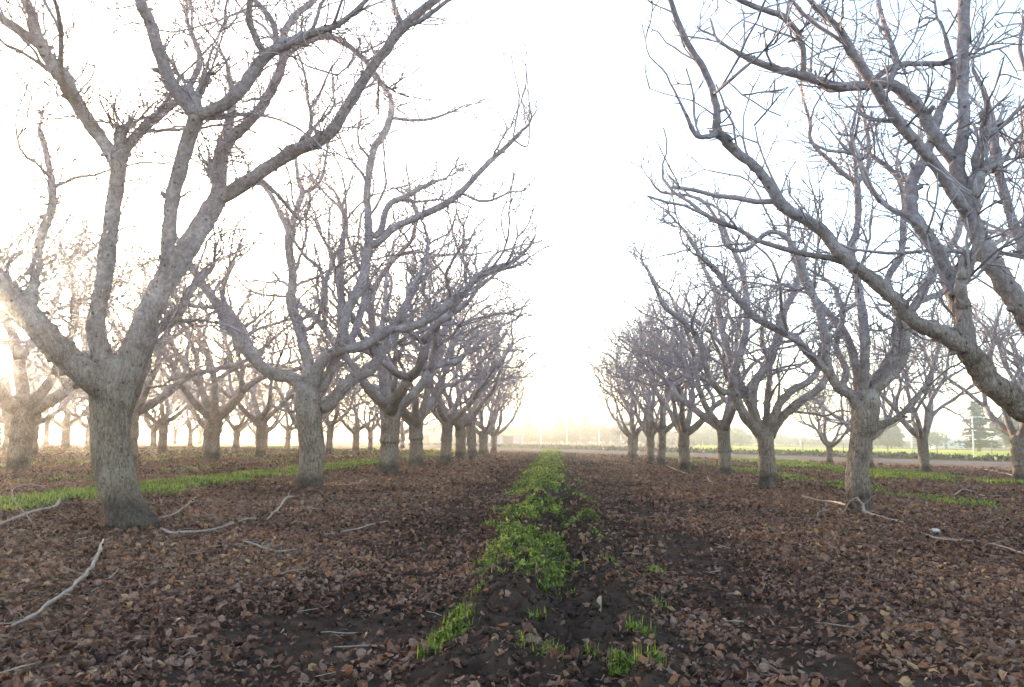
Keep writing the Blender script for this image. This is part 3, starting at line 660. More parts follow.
# --- the rest: a few models, copied part by part
TWS = 1.45
PROTO = [generic_tree(100 + k, (5, 5, 4, 5, 5, 4, 5, 5)[k], 0.8, (0.95, 1.05, 0.95, 1.0, 0.85, 1.1, 1.0, 0.95)[k]) for k in range(8)]
used = [False] * 8
def copy_tree(o, parent=None):
    c = o.copy(); COL.objects.link(c)
    c.parent = parent
    for ch in list(o.children): copy_tree(ch, c)
    return c
ORD = ['first', 'second', 'third', 'fourth', 'fifth', 'sixth', 'seventh', 'eighth', 'ninth', 'tenth', 'eleventh', 'twelfth', 'thirteenth']
LOOK = {}
rows = [
    (-5.95, [28.0, 35.6, 43, 50.5, 58, 65.5, 73, 80.5], 'tree %s from the near end of the row bordering the lane on the left', 2),
    (5.95, [29.6, 37.2, 43.3, 50.6, 58, 65], 'tree %s from the near end of the row bordering the lane on the right', 3),
    (-17.85, [19, 26.5, 33.6, 41, 48.5, 56, 63.5, 71, 78.5, 86, 93.5], 'tree %s from the near end of the second row left of the lane', 0),
    (-29.75, [37, 44.5, 52, 59.5, 67, 74.5, 82, 89.5, 97, 104.5], 'tree %s from the near end of the third row left of the lane', 0),
    (-41.65, [52, 59.5, 67, 74.5, 82, 89.5, 97, 104.5, 112], 'tree %s from the near end of the fourth row left of the lane', 0),
    (-53.55, [67, 74.5, 82, 89.5, 97, 104.5, 112, 120], 'tree %s from the near end of the fifth row left of the lane', 0),
    (-65.45, [82, 89.5, 97, 104.5, 112, 120], 'tree %s from the near end of the sixth row left of the lane', 0),
    (17.5, [23.5, 31, 38.4, 45.6, 52.9], 'tree %s from the near end of the second row right of the lane', 0)]
rt = random.Random(5)
seq = 0
def reach(o):
    acc = []
    for l in o.children:
        for m_ in [l] + list(l.children):
            a = np.empty(len(m_.data.vertices) * 3, np.float32); m_.data.vertices.foreach_get('co', a); acc.append(a.reshape(-1, 3)[::7, :2])
    return np.concatenate(acc)
REACH = [reach(o) for o in PROTO]
def turn(k, X, x, sc_):
    best = None
    for _ in range(60):
        a = rt.uniform(0, 6.28)
        if abs(X) > 7: return a
        xx = x + sc_ * (REACH[k][:, 0] * math.cos(a) - REACH[k][:, 1] * math.sin(a))
        over = max(0, xx.max() + 0.75) if X < 0 else max(0, 2.3 - xx.min())
        if best is None or over < best[0]: best = (over, a)
        if over == 0: break
    return best[1]
for X, Ys, lab, off in rows:
    for n, Yt in enumerate(Ys):
        k = seq % 8 if rt.random() < 0.7 else rt.randrange(8); seq += 1
        if used[k]: o = copy_tree(PROTO[k])
        else: o = PROTO[k]; used[k] = True
        x = X + rt.uniform(-0.3, 0.3) - (0.45 if X > 10 and n == 1 else 0); y = Yt + rt.uniform(-0.25, 0.25)
        s = rt.uniform(0.9, 1.06); sx_ = s
        if X > 10: s *= 0.64 if Yt > 50 else 0.86; sx_ = s
        elif X > 0: s *= 0.9; sx_ = s * 0.9
        elif n < 5: s *= 1.1; sx_ = s
        o.location = (x, y, hz(x, y) - 0.02); o.rotation_euler = (rt.uniform(-.03, .03), rt.uniform(-.03, .03), turn(k, X, x, sx_)); o.scale = (sx_, sx_, s * rt.uniform(0.95, 1.06))
        tag(o, 'bare ' + lab % ORD[n + off], 'tree', 'bare orchard trees')
for k in range(8):
    if not used[k]:
        for ch in list(PROTO[k].children_recursive) + [PROTO[k]]: bpy.data.objects.remove(ch)

# ------------------------------------------------------------------ leaf litter (one mass)
def leaves(px, py, size, z0, tilt, tint, name, m, label, curl=0.35, aspect=0.5, kind='stuff'):
    n = len(px)
    T = np.array([[0, 0], [0.3, 1], [0.68, 0.85], [1, 0], [0.68, -0.85], [0.3, -1], [0.33, 0], [0.7, 0]])
    u = T[:, 0] - 0.5; v = T[:, 1] * aspect * 0.5
    asp = rng.uniform(0.7, 1.35, n)[:, None]
    c1 = rng.uniform(-1, 1, n)[:, None] * curl; c2 = rng.uniform(-0.3, 1, n)[:, None] * curl
    lx = u[None, :] * np.ones((n, 1)); ly = v[None, :] * asp
    lz = c1 * (u[None, :] ** 2) * 1.6 + c2 * (np.abs(T[:, 1])[None, :] * 0.32) + rng.uniform(-0.05, 0.05, (n, 8))
    P = np.stack([lx, ly, lz], -1) * size[:, None, None]
    az = rng.uniform(0, 2 * np.pi, n); ti = rng.normal(0, 1, n) * tilt; rl = rng.normal(0, 1, n) * tilt
    def rot(P, a, i, j):
        c, s = np.cos(a)[:, None], np.sin(a)[:, None]
        A, B = P[:, :, i].copy(), P[:, :, j].copy()
        P[:, :, i] = A * c - B * s; P[:, :, j] = A * s + B * c
    rot(P, rl, 1, 2); rot(P, ti, 0, 2); rot(P, az, 0, 1)
    low = P[:, :, 2].min(1)
    P[:, :, 0] += px[:, None]; P[:, :, 1] += py[:, None]
    P[:, :, 2] += (z0 - low * 0.75)[:, None]
    b = np.arange(n)[:, None] * 8
    tri = np.concatenate([b + np.array([[0, 6, 1]]), b + np.array([[0, 5, 6]]), b + np.array([[2, 7, 3]]), b + np.array([[7, 4, 3]])])
    qd = np.concatenate([b + np.array([[1, 6, 7, 2]]), b + np.array([[6, 5, 4, 7]])])
    o = mesh_np(name, P.reshape(-1, 3), [tri, qd], m, smooth_=False, tint=np.repeat(tint, 8))
    tag(o, label, kind=kind)
    return o
def scatter(y0, y1, dens, wid=0.82):
    area = wid * (y1 ** 2 - y0 ** 2)
    n = int(area * dens)
    y = np.sqrt(rng.uniform(y0 ** 2, y1 ** 2, n)); x = rng.uniform(-1, 1, n) * wid * y
    return x, y
P = []
for y0, y1, d, sz in [(2.6, 5, 900, 0.044), (5, 9, 720, 0.045), (9, 15, 350, 0.053), (15, 25, 150, 0.066), (25, 45, 40, 0.092), (45, 85, 9, 0.13)]:
    x, y = scatter(y0, y1, d)
    P.append((x, y, np.full(len(x), sz)))
for tx, ty in FEET:
    n_ = 900; a_ = rng.uniform(0, 6.28, n_); q_ = 0.3 + np.abs(rng.normal(0, 0.32, n_))
    P.append((tx + q_ * np.cos(a_), ty + q_ * np.sin(a_), np.full(n_, 0.05 + 0.001 * ty)))
x = np.concatenate([p[0] for p in P]); y = np.concatenate([p[1] for p in P]); s = np.concatenate([p[2] for p in P])
strip = np.exp(-((x + 0.02) / 0.85) ** 4)
track = np.exp(-((x - 1.6) / 0.5) ** 2) + np.exp(-((x + 1.55) / 0.5) ** 2)
clump = fbm(x * 0.9, y * 0.9, 21) + 0.6 * fbm(x * 3, y * 3, 25)
keep = rng.uniform(0, 1, len(x)) < np.clip(0.95 - 0.8 * strip - 0.42 * track * (y < 32) + 0.8 * clump, 0.05, 1)
keep &= (SN[0] * x + SN[1] * y) < 50
keep &= ~((np.abs(x + 9.8) < 1.2) & (rng.uniform(0, 1, len(x)) < 0.6))
x, y, s, track, clump, strip = x[keep], y[keep], s[keep], track[keep], clump[keep], strip[keep]
s = s * np.clip(np.exp(rng.normal(0, 0.42, len(x))), 0.3, 1.7)
tint = np.clip(rng.normal(0.47, 0.24, len(x)) + 0.35 * fbm(x * 0.5, y * 0.5, 31) - 0.12 * track + 0.05 * (x > 2), 0, 1)
leaves(x, y, s, height(x, y) + rng.uniform(0, 0.02, len(x)), 0.5, tint, 'leaf_litter', M_LITTER, 'brown and grey fallen leaves covering the orchard floor', 0.9, 0.66)

# soil clods on the dug strip
n = 26000
y = np.sqrt(rng.uniform(2.8 ** 2, 17 ** 2, n)); x = rng.normal(0.05, 0.6, n)
ico = np.array([[0, 0, 1], [.9, 0, .3], [.28, .85, .35], [-.72, .53, .3], [-.72, -.53, .35], [.28, -.85, .3], [0, 0, -.6]])
cs = np.exp(rng.normal(-4.6, 0.6, n)) * np.where(rng.uniform(0, 1, n) < 0.05, 2.2, 1); cs = np.minimum(cs, 0.034)
Pc = ico[None] * cs[:, None, None] * rng.uniform(0.6, 1.4, (n, 7, 1)) * rng.uniform(0.7, 1.3, (n, 1, 3))
a = rng.uniform(0, 6.28, n); c, s_ = np.cos(a)[:, None], np.sin(a)[:, None]
A, B = Pc[:, :, 0].copy(), Pc[:, :, 1].copy(); Pc[:, :, 0] = A * c - B * s_; Pc[:, :, 1] = A * s_ + B * c
Pc += np.stack([x, y, height(x, y) + cs * 0.3], -1)[:, None, :]
b = np.arange(n)[:, None] * 7
tr = [b + np.array([t]) for t in [[0, 1, 2], [0, 2, 3], [0, 3, 4], [0, 4, 5], [0, 5, 1], [6, 2, 1], [6, 3, 2], [6, 4, 3], [6, 5, 4], [6, 1, 5]]]
o = mesh_np('soil_clods', Pc.reshape(-1, 3), [np.concatenate(tr)], plain('clod_soil', (0.056, 0.038, 0.029), 0.95, 0.45, 40.0), smooth_=True)
tag(o, 'crumbly dark clods of dug soil along the middle strip', kind='stuff')

# ------------------------------------------------------------------ weeds and grass
def blades(x, y, h, w, tint, name, label, bend=0.5, m=M_WEED):
    n = len(x)
    az = rng.uniform(0, 6.28, n); be = np.abs(rng.normal(0, bend, n))
    d = np.stack([np.cos(az), np.sin(az)], -1); sd = np.stack([-np.sin(az), np.cos(az)], -1)
    z0 = height(x, y)
    V = np.empty((n, 5, 3))
    for k, (t, ww) in enumerate([(0, 0.5), (0, -0.5), (0.55, 0.45), (0.55, -0.45), (1, 0)]):
        off = d * (be * h * t * t)[:, None] + sd * (w * ww)[:, None]
        V[:, k, 0] = x + off[:, 0]; V[:, k, 1] = y + off[:, 1]
        V[:, k, 2] = z0 - 0.01 + h * t * (1 - 0.35 * be * t)
    b = np.arange(n)[:, None] * 5
    o = mesh_np(name, V.reshape(-1, 3), [b + np.array([[0, 1, 3, 2]]), b + np.array([[2, 3, 4]])], m, smooth_=False, tint=np.repeat(tint, 5))
    if label: tag(o, label, kind='stuff')
    return o
# centre strip: leafy weeds, thickening with distance
X_, Y_, S_, Z_, T_ = [], [], [], [], []
def add_clump(cx, cy, rad, hh, n, size, tin):
    a = rng.uniform(0, 6.28, n); q = np.sqrt(rng.uniform(0, 1, n)) * rad
    xx = cx + q * np.cos(a); yy = cy + q * np.sin(a)
    top = hh * np.sqrt(np.clip(1 - (q / rad) ** 2, 0.05, 1))
    X_.append(xx); Y_.append(yy); S_.append(size * np.clip(np.exp(rng.normal(0, 0.3, n)), 0.5, 1.5))
    Z_.append(height(xx, yy) + top * rng.uniform(0.1, 1, n)); T_.append(np.clip(rng.normal(tin, 0.25, n), 0, 1))
for px, py, rp, hp, k in [(448, 652, 22, 9, 420), (462, 632, 16, 8, 260), (545, 582, 16, 10, 300), (552, 598, 12, 6, 160), (540, 682, 16, 8, 220), (640, 652, 9, 7, 120), (625, 686, 16, 8, 200),
                          (524, 532, 18, 9, 300), (548, 556, 12, 7, 180), (505, 553, 18, 9, 260), (515, 543, 12, 8, 200), (590, 527, 12, 8, 160), (600, 546, 8, 5, 60), (565, 532, 8, 6, 90),
                          (520, 600, 8, 4, 50), (575, 610, 6, 4, 40), (655, 570, 10, 4, 60), (430, 674, 10, 5, 90), (505, 578, 9, 4, 60), (476, 608, 8, 4, 50), (500, 600, 6, 3, 30), (548, 606, 9, 5, 70), (536, 640, 7, 4, 40), (560, 660, 6, 3, 30), (520, 668, 8, 4, 50), (590, 672, 7, 4, 40), (655, 684, 8, 4, 50), (612, 570, 7, 3, 40), (488, 576, 8, 4, 60), (580, 575, 6, 4, 40), (662, 610, 6, 3, 25), (560, 560, 7, 5, 50), (530, 590, 9, 4, 50)]:
    p, t = ground_at(px, py)
    add_clump(p.x, p.y, rp * t, hp * t * 0.8, int(k * 2.2), 0.0115 + 0.0007 * p.y, rng.uniform(0.45, 0.7))
yy0 = 7.2
while yy0 < 86:
    w = 0.6 if yy0 < 14 else 0.85
    for _ in range(5 if yy0 < 40 else 4):
        cx = rng.normal(-0.3, w * 0.45); cx = float(np.clip(cx, -0.95, 0.8))
        if rng.uniform() < 0.25 and yy0 < 30: continue
        if fbm(np.array([cx * 1.6]), np.array([yy0 * 0.5]), 55)[0] < -0.18: continue
        if cx > 0.05 and yy0 < 22 and rng.uniform() < 0.35: continue
        add_clump(cx, yy0 + rng.uniform(-.3, .3), rng.uniform(0.06, 0.2) + 0.002 * yy0, rng.uniform(0.03, 0.10) + (0.06 if yy0 > 60 else 0.0), int(rng.uniform(40, 180)), 0.011 + 0.0012 * yy0, rng.uniform(0.35, 0.75))
    yy0 += 0.22 + yy0 * 0.006
x = np.concatenate(X_); y = np.concatenate(Y_)
leaves(x, y, np.concatenate(S_) * 1.9, np.concatenate(Z_), 0.55, np.concatenate(T_), 'weeds', M_WEED, 'low green leafy weeds growing along the middle of the lane', 0.3, 0.55)
# sparse blades mixed into the clumps
m_ = rng.uniform(0, 1, len(x)) < 0.45
blades(x[m_] + rng.normal(0, 0.03, m_.sum()), y[m_] + rng.normal(0, 0.03, m_.sum()), rng.uniform(0.04, 0.11, m_.sum()) * (1 + y[m_] * 0.01), 0.003 + 0.0006 * y[m_], np.clip(rng.normal(0.6, 0.2, m_.sum()), 0, 1), 'grass', 'thin grass blades standing among the lane weeds')

def grass_strip(X, hw, y0, y1, dens, label, seed, thr=-0.12, hh=0.09):
    n = int((y1 - y0) * 2 * hw * dens)
    u = rng.uniform(0, 1, n); y = y0 * (y1 / y0) ** u      # denser near the camera
    x = X + rng.uniform(-1, 1, n) * hw * 1.2
    edge = 1 - np.abs(x - X) / (hw * 1.2)
    k = (fbm(x * 0.7, y * 0.5, seed) + 0.55 * edge + 0.25 * fbm(x * 3, y * 3, seed + 3)) > thr + 0.3
    k &= (SN[0] * x + SN[1] * y) < 51
    x, y = x[k], y[k]
    blades(x, y, rng.uniform(0.4, 1.2, len(x)) * hh * (1 + y * 0.004), 0.006 + 0.0011 * y, np.clip(rng.normal(0.6, 0.2, len(x)) + 0.3 * fbm(x, y, 7), 0, 1), 'grass', label, 0.6)
grass_strip(-9.7, 1.0, 9, 92, 700, 'green grass strip behind the first left row', 41, -0.1, 0.12)
grass_strip(9.1, 0.75, 10, 68, 330, 'broken green grass strip behind the first right row', 51, -0.02, 0.11)
grass_strip(14.4, 2.2, 28, 62, 260, 'brighter grass patch near the road at right', 61, 0.0, 0.16)
grass_strip(-21.5, 1.1, 20, 108, 200, 'green strip between the second and third left rows', 71, -0.15)
grass_strip(-14.2, 0.6, 20, 100, 160, 'thin dark green strip behind the second left row', 91, 0.05)
grass_strip(-33.5, 1.3, 30, 118, 120, 'green strip behind the third left row', 81, -0.1)

# ------------------------------------------------------------------ fallen branches
FB = [
    ([(104, 541, 1.6), (98, 553, 3.2), (94, 566, 3.2), (85, 578, 3.2), (72, 590, 3), (60, 599, 3), (45, 610, 3), (30, 620, 3), (12, 629, 2.6)], 'curved pale stick peeling at its tip, in front of the nearest left trunk'),
    ([(-15, 530, 2.6), (0, 526, 2.6), (18, 519, 2.5), (38, 512, 2.3), (55, 508, 2.2), (62, 497, 2)], 'long bare branch lying at the left edge of the photo'),
    ([(32, 525, 1.2), (24, 512, 1.1), (12, 497, 1.1), (16, 487, 1), (32, 484, 1), (46, 488, 0.9)], 'thin looping twig arching over the long branch at left edge'),
    ([(160, 531, 2), (172, 535, 2.2), (186, 534, 2), (200, 533, 1.8), (215, 531, 1.8), (228, 527, 2), (233, 524, 1.6)], 'grey stick lying just right of the nearest left trunk'),
    ([(238, 523, 1.6), (247, 521, 1.8), (256, 521, 1.2)], 'short pale stick beside the bent white-tipped one'),
    ([(267, 522, 1.4), (273, 515, 1.6), (281, 507, 1.6), (288, 501, 2), (297, 499, 1.4)], 'bent stick with a white tip before the second left tree'),
    ([(245, 543, 1.4), (256, 548, 1.5), (268, 554, 1.6), (280, 555, 1.4), (296, 552, 1.1)], 'shallow curved twig lying among leaves left of the lane'),
    ([(157, 520, 1.3), (172, 517, 1.3), (186, 508, 1.2), (196, 498, 1)], 'thin twig leaning up behind the nearest left trunk'),
    ([(280, 576, 1.3), (290, 573, 1.4), (304, 571, 1.2)], 'small pale twig alone in the leaves left of the lane'),
    ([(340, 533, 1.1), (358, 530, 1.2), (372, 526, 1.2), (388, 522, 1)], 'slim grey twig right of the second left tree, nearer the lane'),
    ([(320, 491, 1), (336, 487, 1.1), (352, 486, 1), (366, 480, 0.9)], 'straight twig lying right of the second left trunk'),
    ([(803, 499, 1.4), (818, 502, 1.5), (838, 507, 2), (858, 512, 2.2), (880, 519, 2), (904, 526, 2)], 'long pale branch lying across the foot of the grafted right tree'),
    ([(866, 518, 2.3), (863, 508, 2.2), (858, 498, 1.8), (850, 502, 1.3), (844, 512, 1.2), (839, 520, 1)], 'forked stick propped against the grafted right tree'),
    ([(817, 518, 1), (819, 513, 1), (830, 512, 1), (840, 506, 1)], 'small crooked twig left of the grafted right tree'),
    ([(919, 536, 1.8), (934, 541, 1.8), (952, 544, 1.8), (972, 546, 1.7), (980, 545, 1.4)], 'pale stick lying right of the white stone'),
    ([(986, 548, 1.5), (1004, 552, 1.6), (1024, 557, 1.6), (1045, 561, 1.4)], 'pale stick running out at the right frame edge'),
    ([(867, 568, 1.4), (871, 573, 1.6), (871, 584, 1.5)], 'short hooked twig standing in the leaves at right'),
    ([(707, 475, 0.9), (709, 481, 1.2), (714, 484, 0.9)], 'tiny white twig beside the third right trunk'),
    ([(750, 485, 1.1), (760, 488, 1.2), (768, 491, 1)], 'small pale stick at the goblet-shaped right tree'),
    ([(948, 497, 0.9), (956, 495, 1), (964, 490, 1), (985, 497, 0.9), (1005, 496, 0.8)], 'thin crooked twig on the grass behind the grafted right tree'),
    ([(985, 470, 0.9), (1003, 474, 1), (1024, 479, 1)], 'pale stick beneath the far right trees'),
    ([(694, 478, 0.8), (676, 471, 1), (668, 468, 1)], 'pale stick along the right tree row far down the lane'),
]
def stick_obj(pp, label):
    W = []
    for px, py, r in pp:
        p, t = ground_at(px, py, 0.02)
        r *= 0.58; W.append((p.x, p.y, max(hz(p.x, p.y), 0.0) + r * t * 1.3 + 0.028, r * t))
    if 'arching' in label or 'propped' in label or 'standing' in label:
        p0 = W[0]; q = pp[0]
        _, t0 = ground_at(q[0], q[1], 0.02)
        W = [p0]
        for px, py, r in pp[1:]:
            r *= 0.55; p, t = at(px, py, p0[1] + 0.12 * len(W)); W.append((p.x, p.y, max(p.z, hz(p.x, p.y) + 0.01), r * t))
    R = crom(W, 3)
    pts = [tuple(q[:3]) for q in R]; rr = [q[3] * rnd(0.75, 1.25) * (1 if k else .6) for k, q in enumerate(R)]
    pts = [tuple(c + rnd(-.9, .9) * rr[k] for c in q[:2]) + (q[2],) for k, q in enumerate(pts)]
    paths = [(pts, rr, 7)]
    m = len(pts)
    for _ in range(max(1, m // 4)):
        k = random.randint(1, m - 2)
        d = nrm(tuple(pts[k + 1][c] - pts[k - 1][c] for c in range(3)))
        q, _d = walk(pts[k], nrm((d[0] + rnd(-.8, .8), d[1] + rnd(-.8, .8), rnd(0, .35))), rnd(0.06, 0.3), 4, 0.25, -0.01)
        paths.append((q, [rr[k] * 0.5 * (1 - .15 * c) for c in range(5)], 5))
    c = np.array(pts[0])
    V, Fc = tubes(paths); V = V - c
    o = mesh_np('fallen_branch', V, Fc, M_DEAD); o.location = tuple(c)
    tag(o, label, 'branch', 'sticks fallen on the orchard floor')
random.seed(77)
for pp, lab in FB: stick_obj(pp, lab)

# small broken twigs mixed into the litter: too many to count
tw_ = []
for _ in range(900):
    yy_ = math.sqrt(random.uniform(3.0 ** 2, 30 ** 2)); xx_ = random.uniform(-.8, .8) * yy_
    if abs(xx_) < 0.9: continue
    L_ = random.uniform(0.05, 0.32); a_ = random.uniform(0, 6.28)
    z_ = hz(xx_, yy_) + 0.03
    q, _d = walk((xx_, yy_, z_), (math.cos(a_), math.sin(a_), rnd(-.05, .12)), L_, 4, 0.16, -0.02)
    r0_ = random.uniform(0.0025, 0.006)
    tw_.append((q, [r0_, r0_ * 1.1, r0_ * .9, r0_ * .85, r0_ * .6], 5))
V, Fc = tubes(tw_)
tag(mesh_np('twig_litter', V, Fc, M_DEAD), 'small broken twigs scattered through the fallen leaves', kind='stuff')

# box mesh helper
def box(cx, cy, cz, sx, sy, sz):
    v = np.array([[x, y, z] for z in (-.5, .5) for y in (-.5, .5) for x in (-.5, .5)]) * (sx, sy, sz) + (cx, cy, cz)
    f = np.array([[0, 2, 3, 1], [4, 5, 7, 6], [0, 1, 5, 4], [2, 6, 7, 3], [0, 4, 6, 2], [1, 3, 7, 5]])
    return v, f
def boxes(name, bl, m, parent=None, loc=(0, 0, 0), rz=0.0):
    Vs, Fs = [], []
    for i, b in enumerate(bl):
        v, f = box(*b); Vs.append(v); Fs.append(f + 8 * i)
    o = mesh_np(name, np.concatenate(Vs), [np.concatenate(Fs)], m, parent, smooth_=False)
    o.location = loc; o.rotation_euler = (0, 0, rz); return o

# wooden stake in the soil, pale stone
p, t = ground_at(598, 626, 0.03)
z = hz(p.x, p.y)
st = []
for k, (zz, w) in enumerate([(-0.06, 0.016), (0.0, 0.017), (0.05, 0.0165), (0.095, 0.015), (0.108, 0.009)]): st.append((0.004 * k, 0, zz, w))
V = []; 
for (x0, y0, zz, w) in st:
    for a_, b_ in [(-1, -.45), (-.3, -.6), (1, -.4), (.9, .4), (.1, .6), (-1, .4)]: V.append((x0 + a_ * w, y0 + b_ * w, zz + 0.004 * a_))
Q = [(k * 6 + s, k * 6 + (s + 1) % 6, (k + 1) * 6 + (s + 1) % 6, (k + 1) * 6 + s) for k in range(4) for s in range(6)]
o = mesh_np('stake', np.array(V), [np.array(Q), np.array([[24, 25, 26, 27, 28, 29]])], M_STAKE, smooth_=False)
o.location = (p.x, p.y, z); o.rotation_euler = (0.08, -0.05, 0.2)
tag(o, 'short pale wooden stake stuck upright in the dug soil', 'stake')
def stone(px, py, rp, label):
    p, t = ground_at(px, py, 0.03); r = rp * t
    rs = np.random.default_rng(int(px)); nu, nv = 12, 8; V = []
    for v in range(1, nv):
        for u in range(nu):
            a = u / nu * 6.283; bb = v / nv * math.pi
            k = 1 + 0.18 * math.sin(2 * a + bb * 3) + rs.uniform(-.12, .12)
            V.append((r * k * math.sin(bb) * math.cos(a) * 1.3, r * k * math.sin(bb) * math.sin(a), r * 0.7 * k * math.cos(bb)))
    V += [(0, 0, r * .75), (0, 0, -r * .75)]
    Q = [(v * nu + u, (v + 1) * nu + u, (v + 1) * nu + (u + 1) % nu, v * nu + (u + 1) % nu) for v in range(nv - 2) for u in range(nu)]
    T = [(len(V) - 2, u, (u + 1) % nu) for u in range(nu)] + [(len(V) - 1, (nv - 2) * nu + (u + 1) % nu, (nv - 2) * nu + u) for u in range(nu)]
    o = mesh_np('stone', np.array(V), [np.array(Q), np.array(T)], M_STONE, smooth_=False)
    o.location = (p.x, p.y, hz(p.x, p.y) + r * .4); tag(o, label, 'stone')
stone(935, 532, 4, 'small white stone on the leaves right of the grafted tree')

# ------------------------------------------------------------------ far background
# long low shed
b0, _ = at(522, 444, 200); b1, _ = at(410, 444, 200)
W = b0.x - b1.x
sh = empty('long_shed', ((b0.x + b1.x) / 2, 204, 0))
boxes('wall', [(0, 0, 1.25, W, 8, 2.5)], M_WALL, sh)
boxes('roof', [(0, 0, 2.62, W + 0.8, 9, 0.22)], M_ROOF, sh)
for k in range(4): boxes('door', [(-W / 2 + 3.5 + k * (W - 7) / 3, -4.03, 1.05, 2.6, 0.08, 2.1)], M_DARK, sh)
tag(sh, 'long low blue-grey shed far behind the left row', 'shed')
# pale small house right
b0, _ = at(946, 447, 330)
hs = empty('farm_house', (b0.x, 330, 0))
boxes('wall', [(0, 0, 1.3, 12, 7, 2.6)], M_PALE, hs)
V = np.array([(-6.5, -4, 2.6), (6.5, -4, 2.6), (6.5, 4, 2.6), (-6.5, 4, 2.6), (-5.5, 0, 4.2), (5.5, 0, 4.2)])
mesh_np('roof', V, [np.array([[0, 1, 5, 4], [2, 3, 4, 5], [0, 3, 2, 1]]), np.array([[1, 2, 5], [3, 0, 4]])], M_ROOF, hs, smooth_=False)
for k in (-3.5, 0.5, 3.8): boxes('window', [(k, -3.52, 1.5, 1.1, 0.08, 0.9)], M_DARK, hs)
boxes('door', [(-1.6, -3.52, 1.0, 0.9, 0.08, 2.0)], M_DARK, hs)
tag(hs, 'pale low farm house far off beneath the dark conifer', 'house')
# poles
def pole(px, ytop, Yd, label, arm=False, r=0.09):
    a_, _ = at(px, ytop, Yd); H = a_.z
    root = empty('utility_pole', (a_.x, Yd, 0))
    V, Fc = tubes([([(0, 0, -0.2), (0, 0, H * .5), (0, 0, H)], [r * 1.2, r, r * .8], 8)]); mesh_np('post', V, Fc, M_POLE, root)
    if arm: boxes('crossarm', [(-0.3, 0, H - 0.1, 2.6, 0.14, 0.14)], M_POLE, root)
    else: boxes('cap', [(0, 0, H + 0.05, r * 3, r * 3, 0.12)], M_POLE, root)
    tag(root, label, 'pole', 'pale poles beyond the road')
pole(972, 416, 92, 'white pole with a crossarm before the dark conifer', True)
pole(911, 424, 100, 'pale pole left of the conifer, seen between right trees')
pole(541, 428, 170, 'pale pole nearest the end of the blue-grey shed', r=.11)
pole(567, 419, 170, 'tall pale pole standing over the end of the lane', r=.11)
pole(599, 428, 170, 'pale pole just left of the far end of the right row', r=.11)
pole(621, 431, 170, 'shortest pale pole, behind the far end of the right row', r=.11)
pole(800, 430, 120, 'pale pole between the goblet tree and the grafted tree')
# wire fence
fr = empty('wire_fence', (0, 0, 0))
wires = []
for k in range(44):
    T0 = -95 + k * 6.0; s0 = 94
    fx, fy = SN[0] * s0 + TD[0] * T0, SN[1] * s0 + TD[1] * T0
    V, Fc = tubes([([(fx, fy, -0.2), (fx, fy, 0.7), (fx + .02, fy, 1.45)], [.06, .055, .05], 6)]); mesh_np('post', V, Fc, M_POST, fr)
for h_ in (0.45, 0.85, 1.3):
    wires.append(([(SN[0] * 94 + TD[0] * T0, SN[1] * 94 + TD[1] * T0, h_) for T0 in np.linspace(-95, 163, 44)], [0.008] * 44, 4))
V, Fc = tubes(wires); mesh_np('wire', V, Fc, M_POST, fr)
tag(fr, 'thin wire fence on posts along the far side of the road', 'fence')

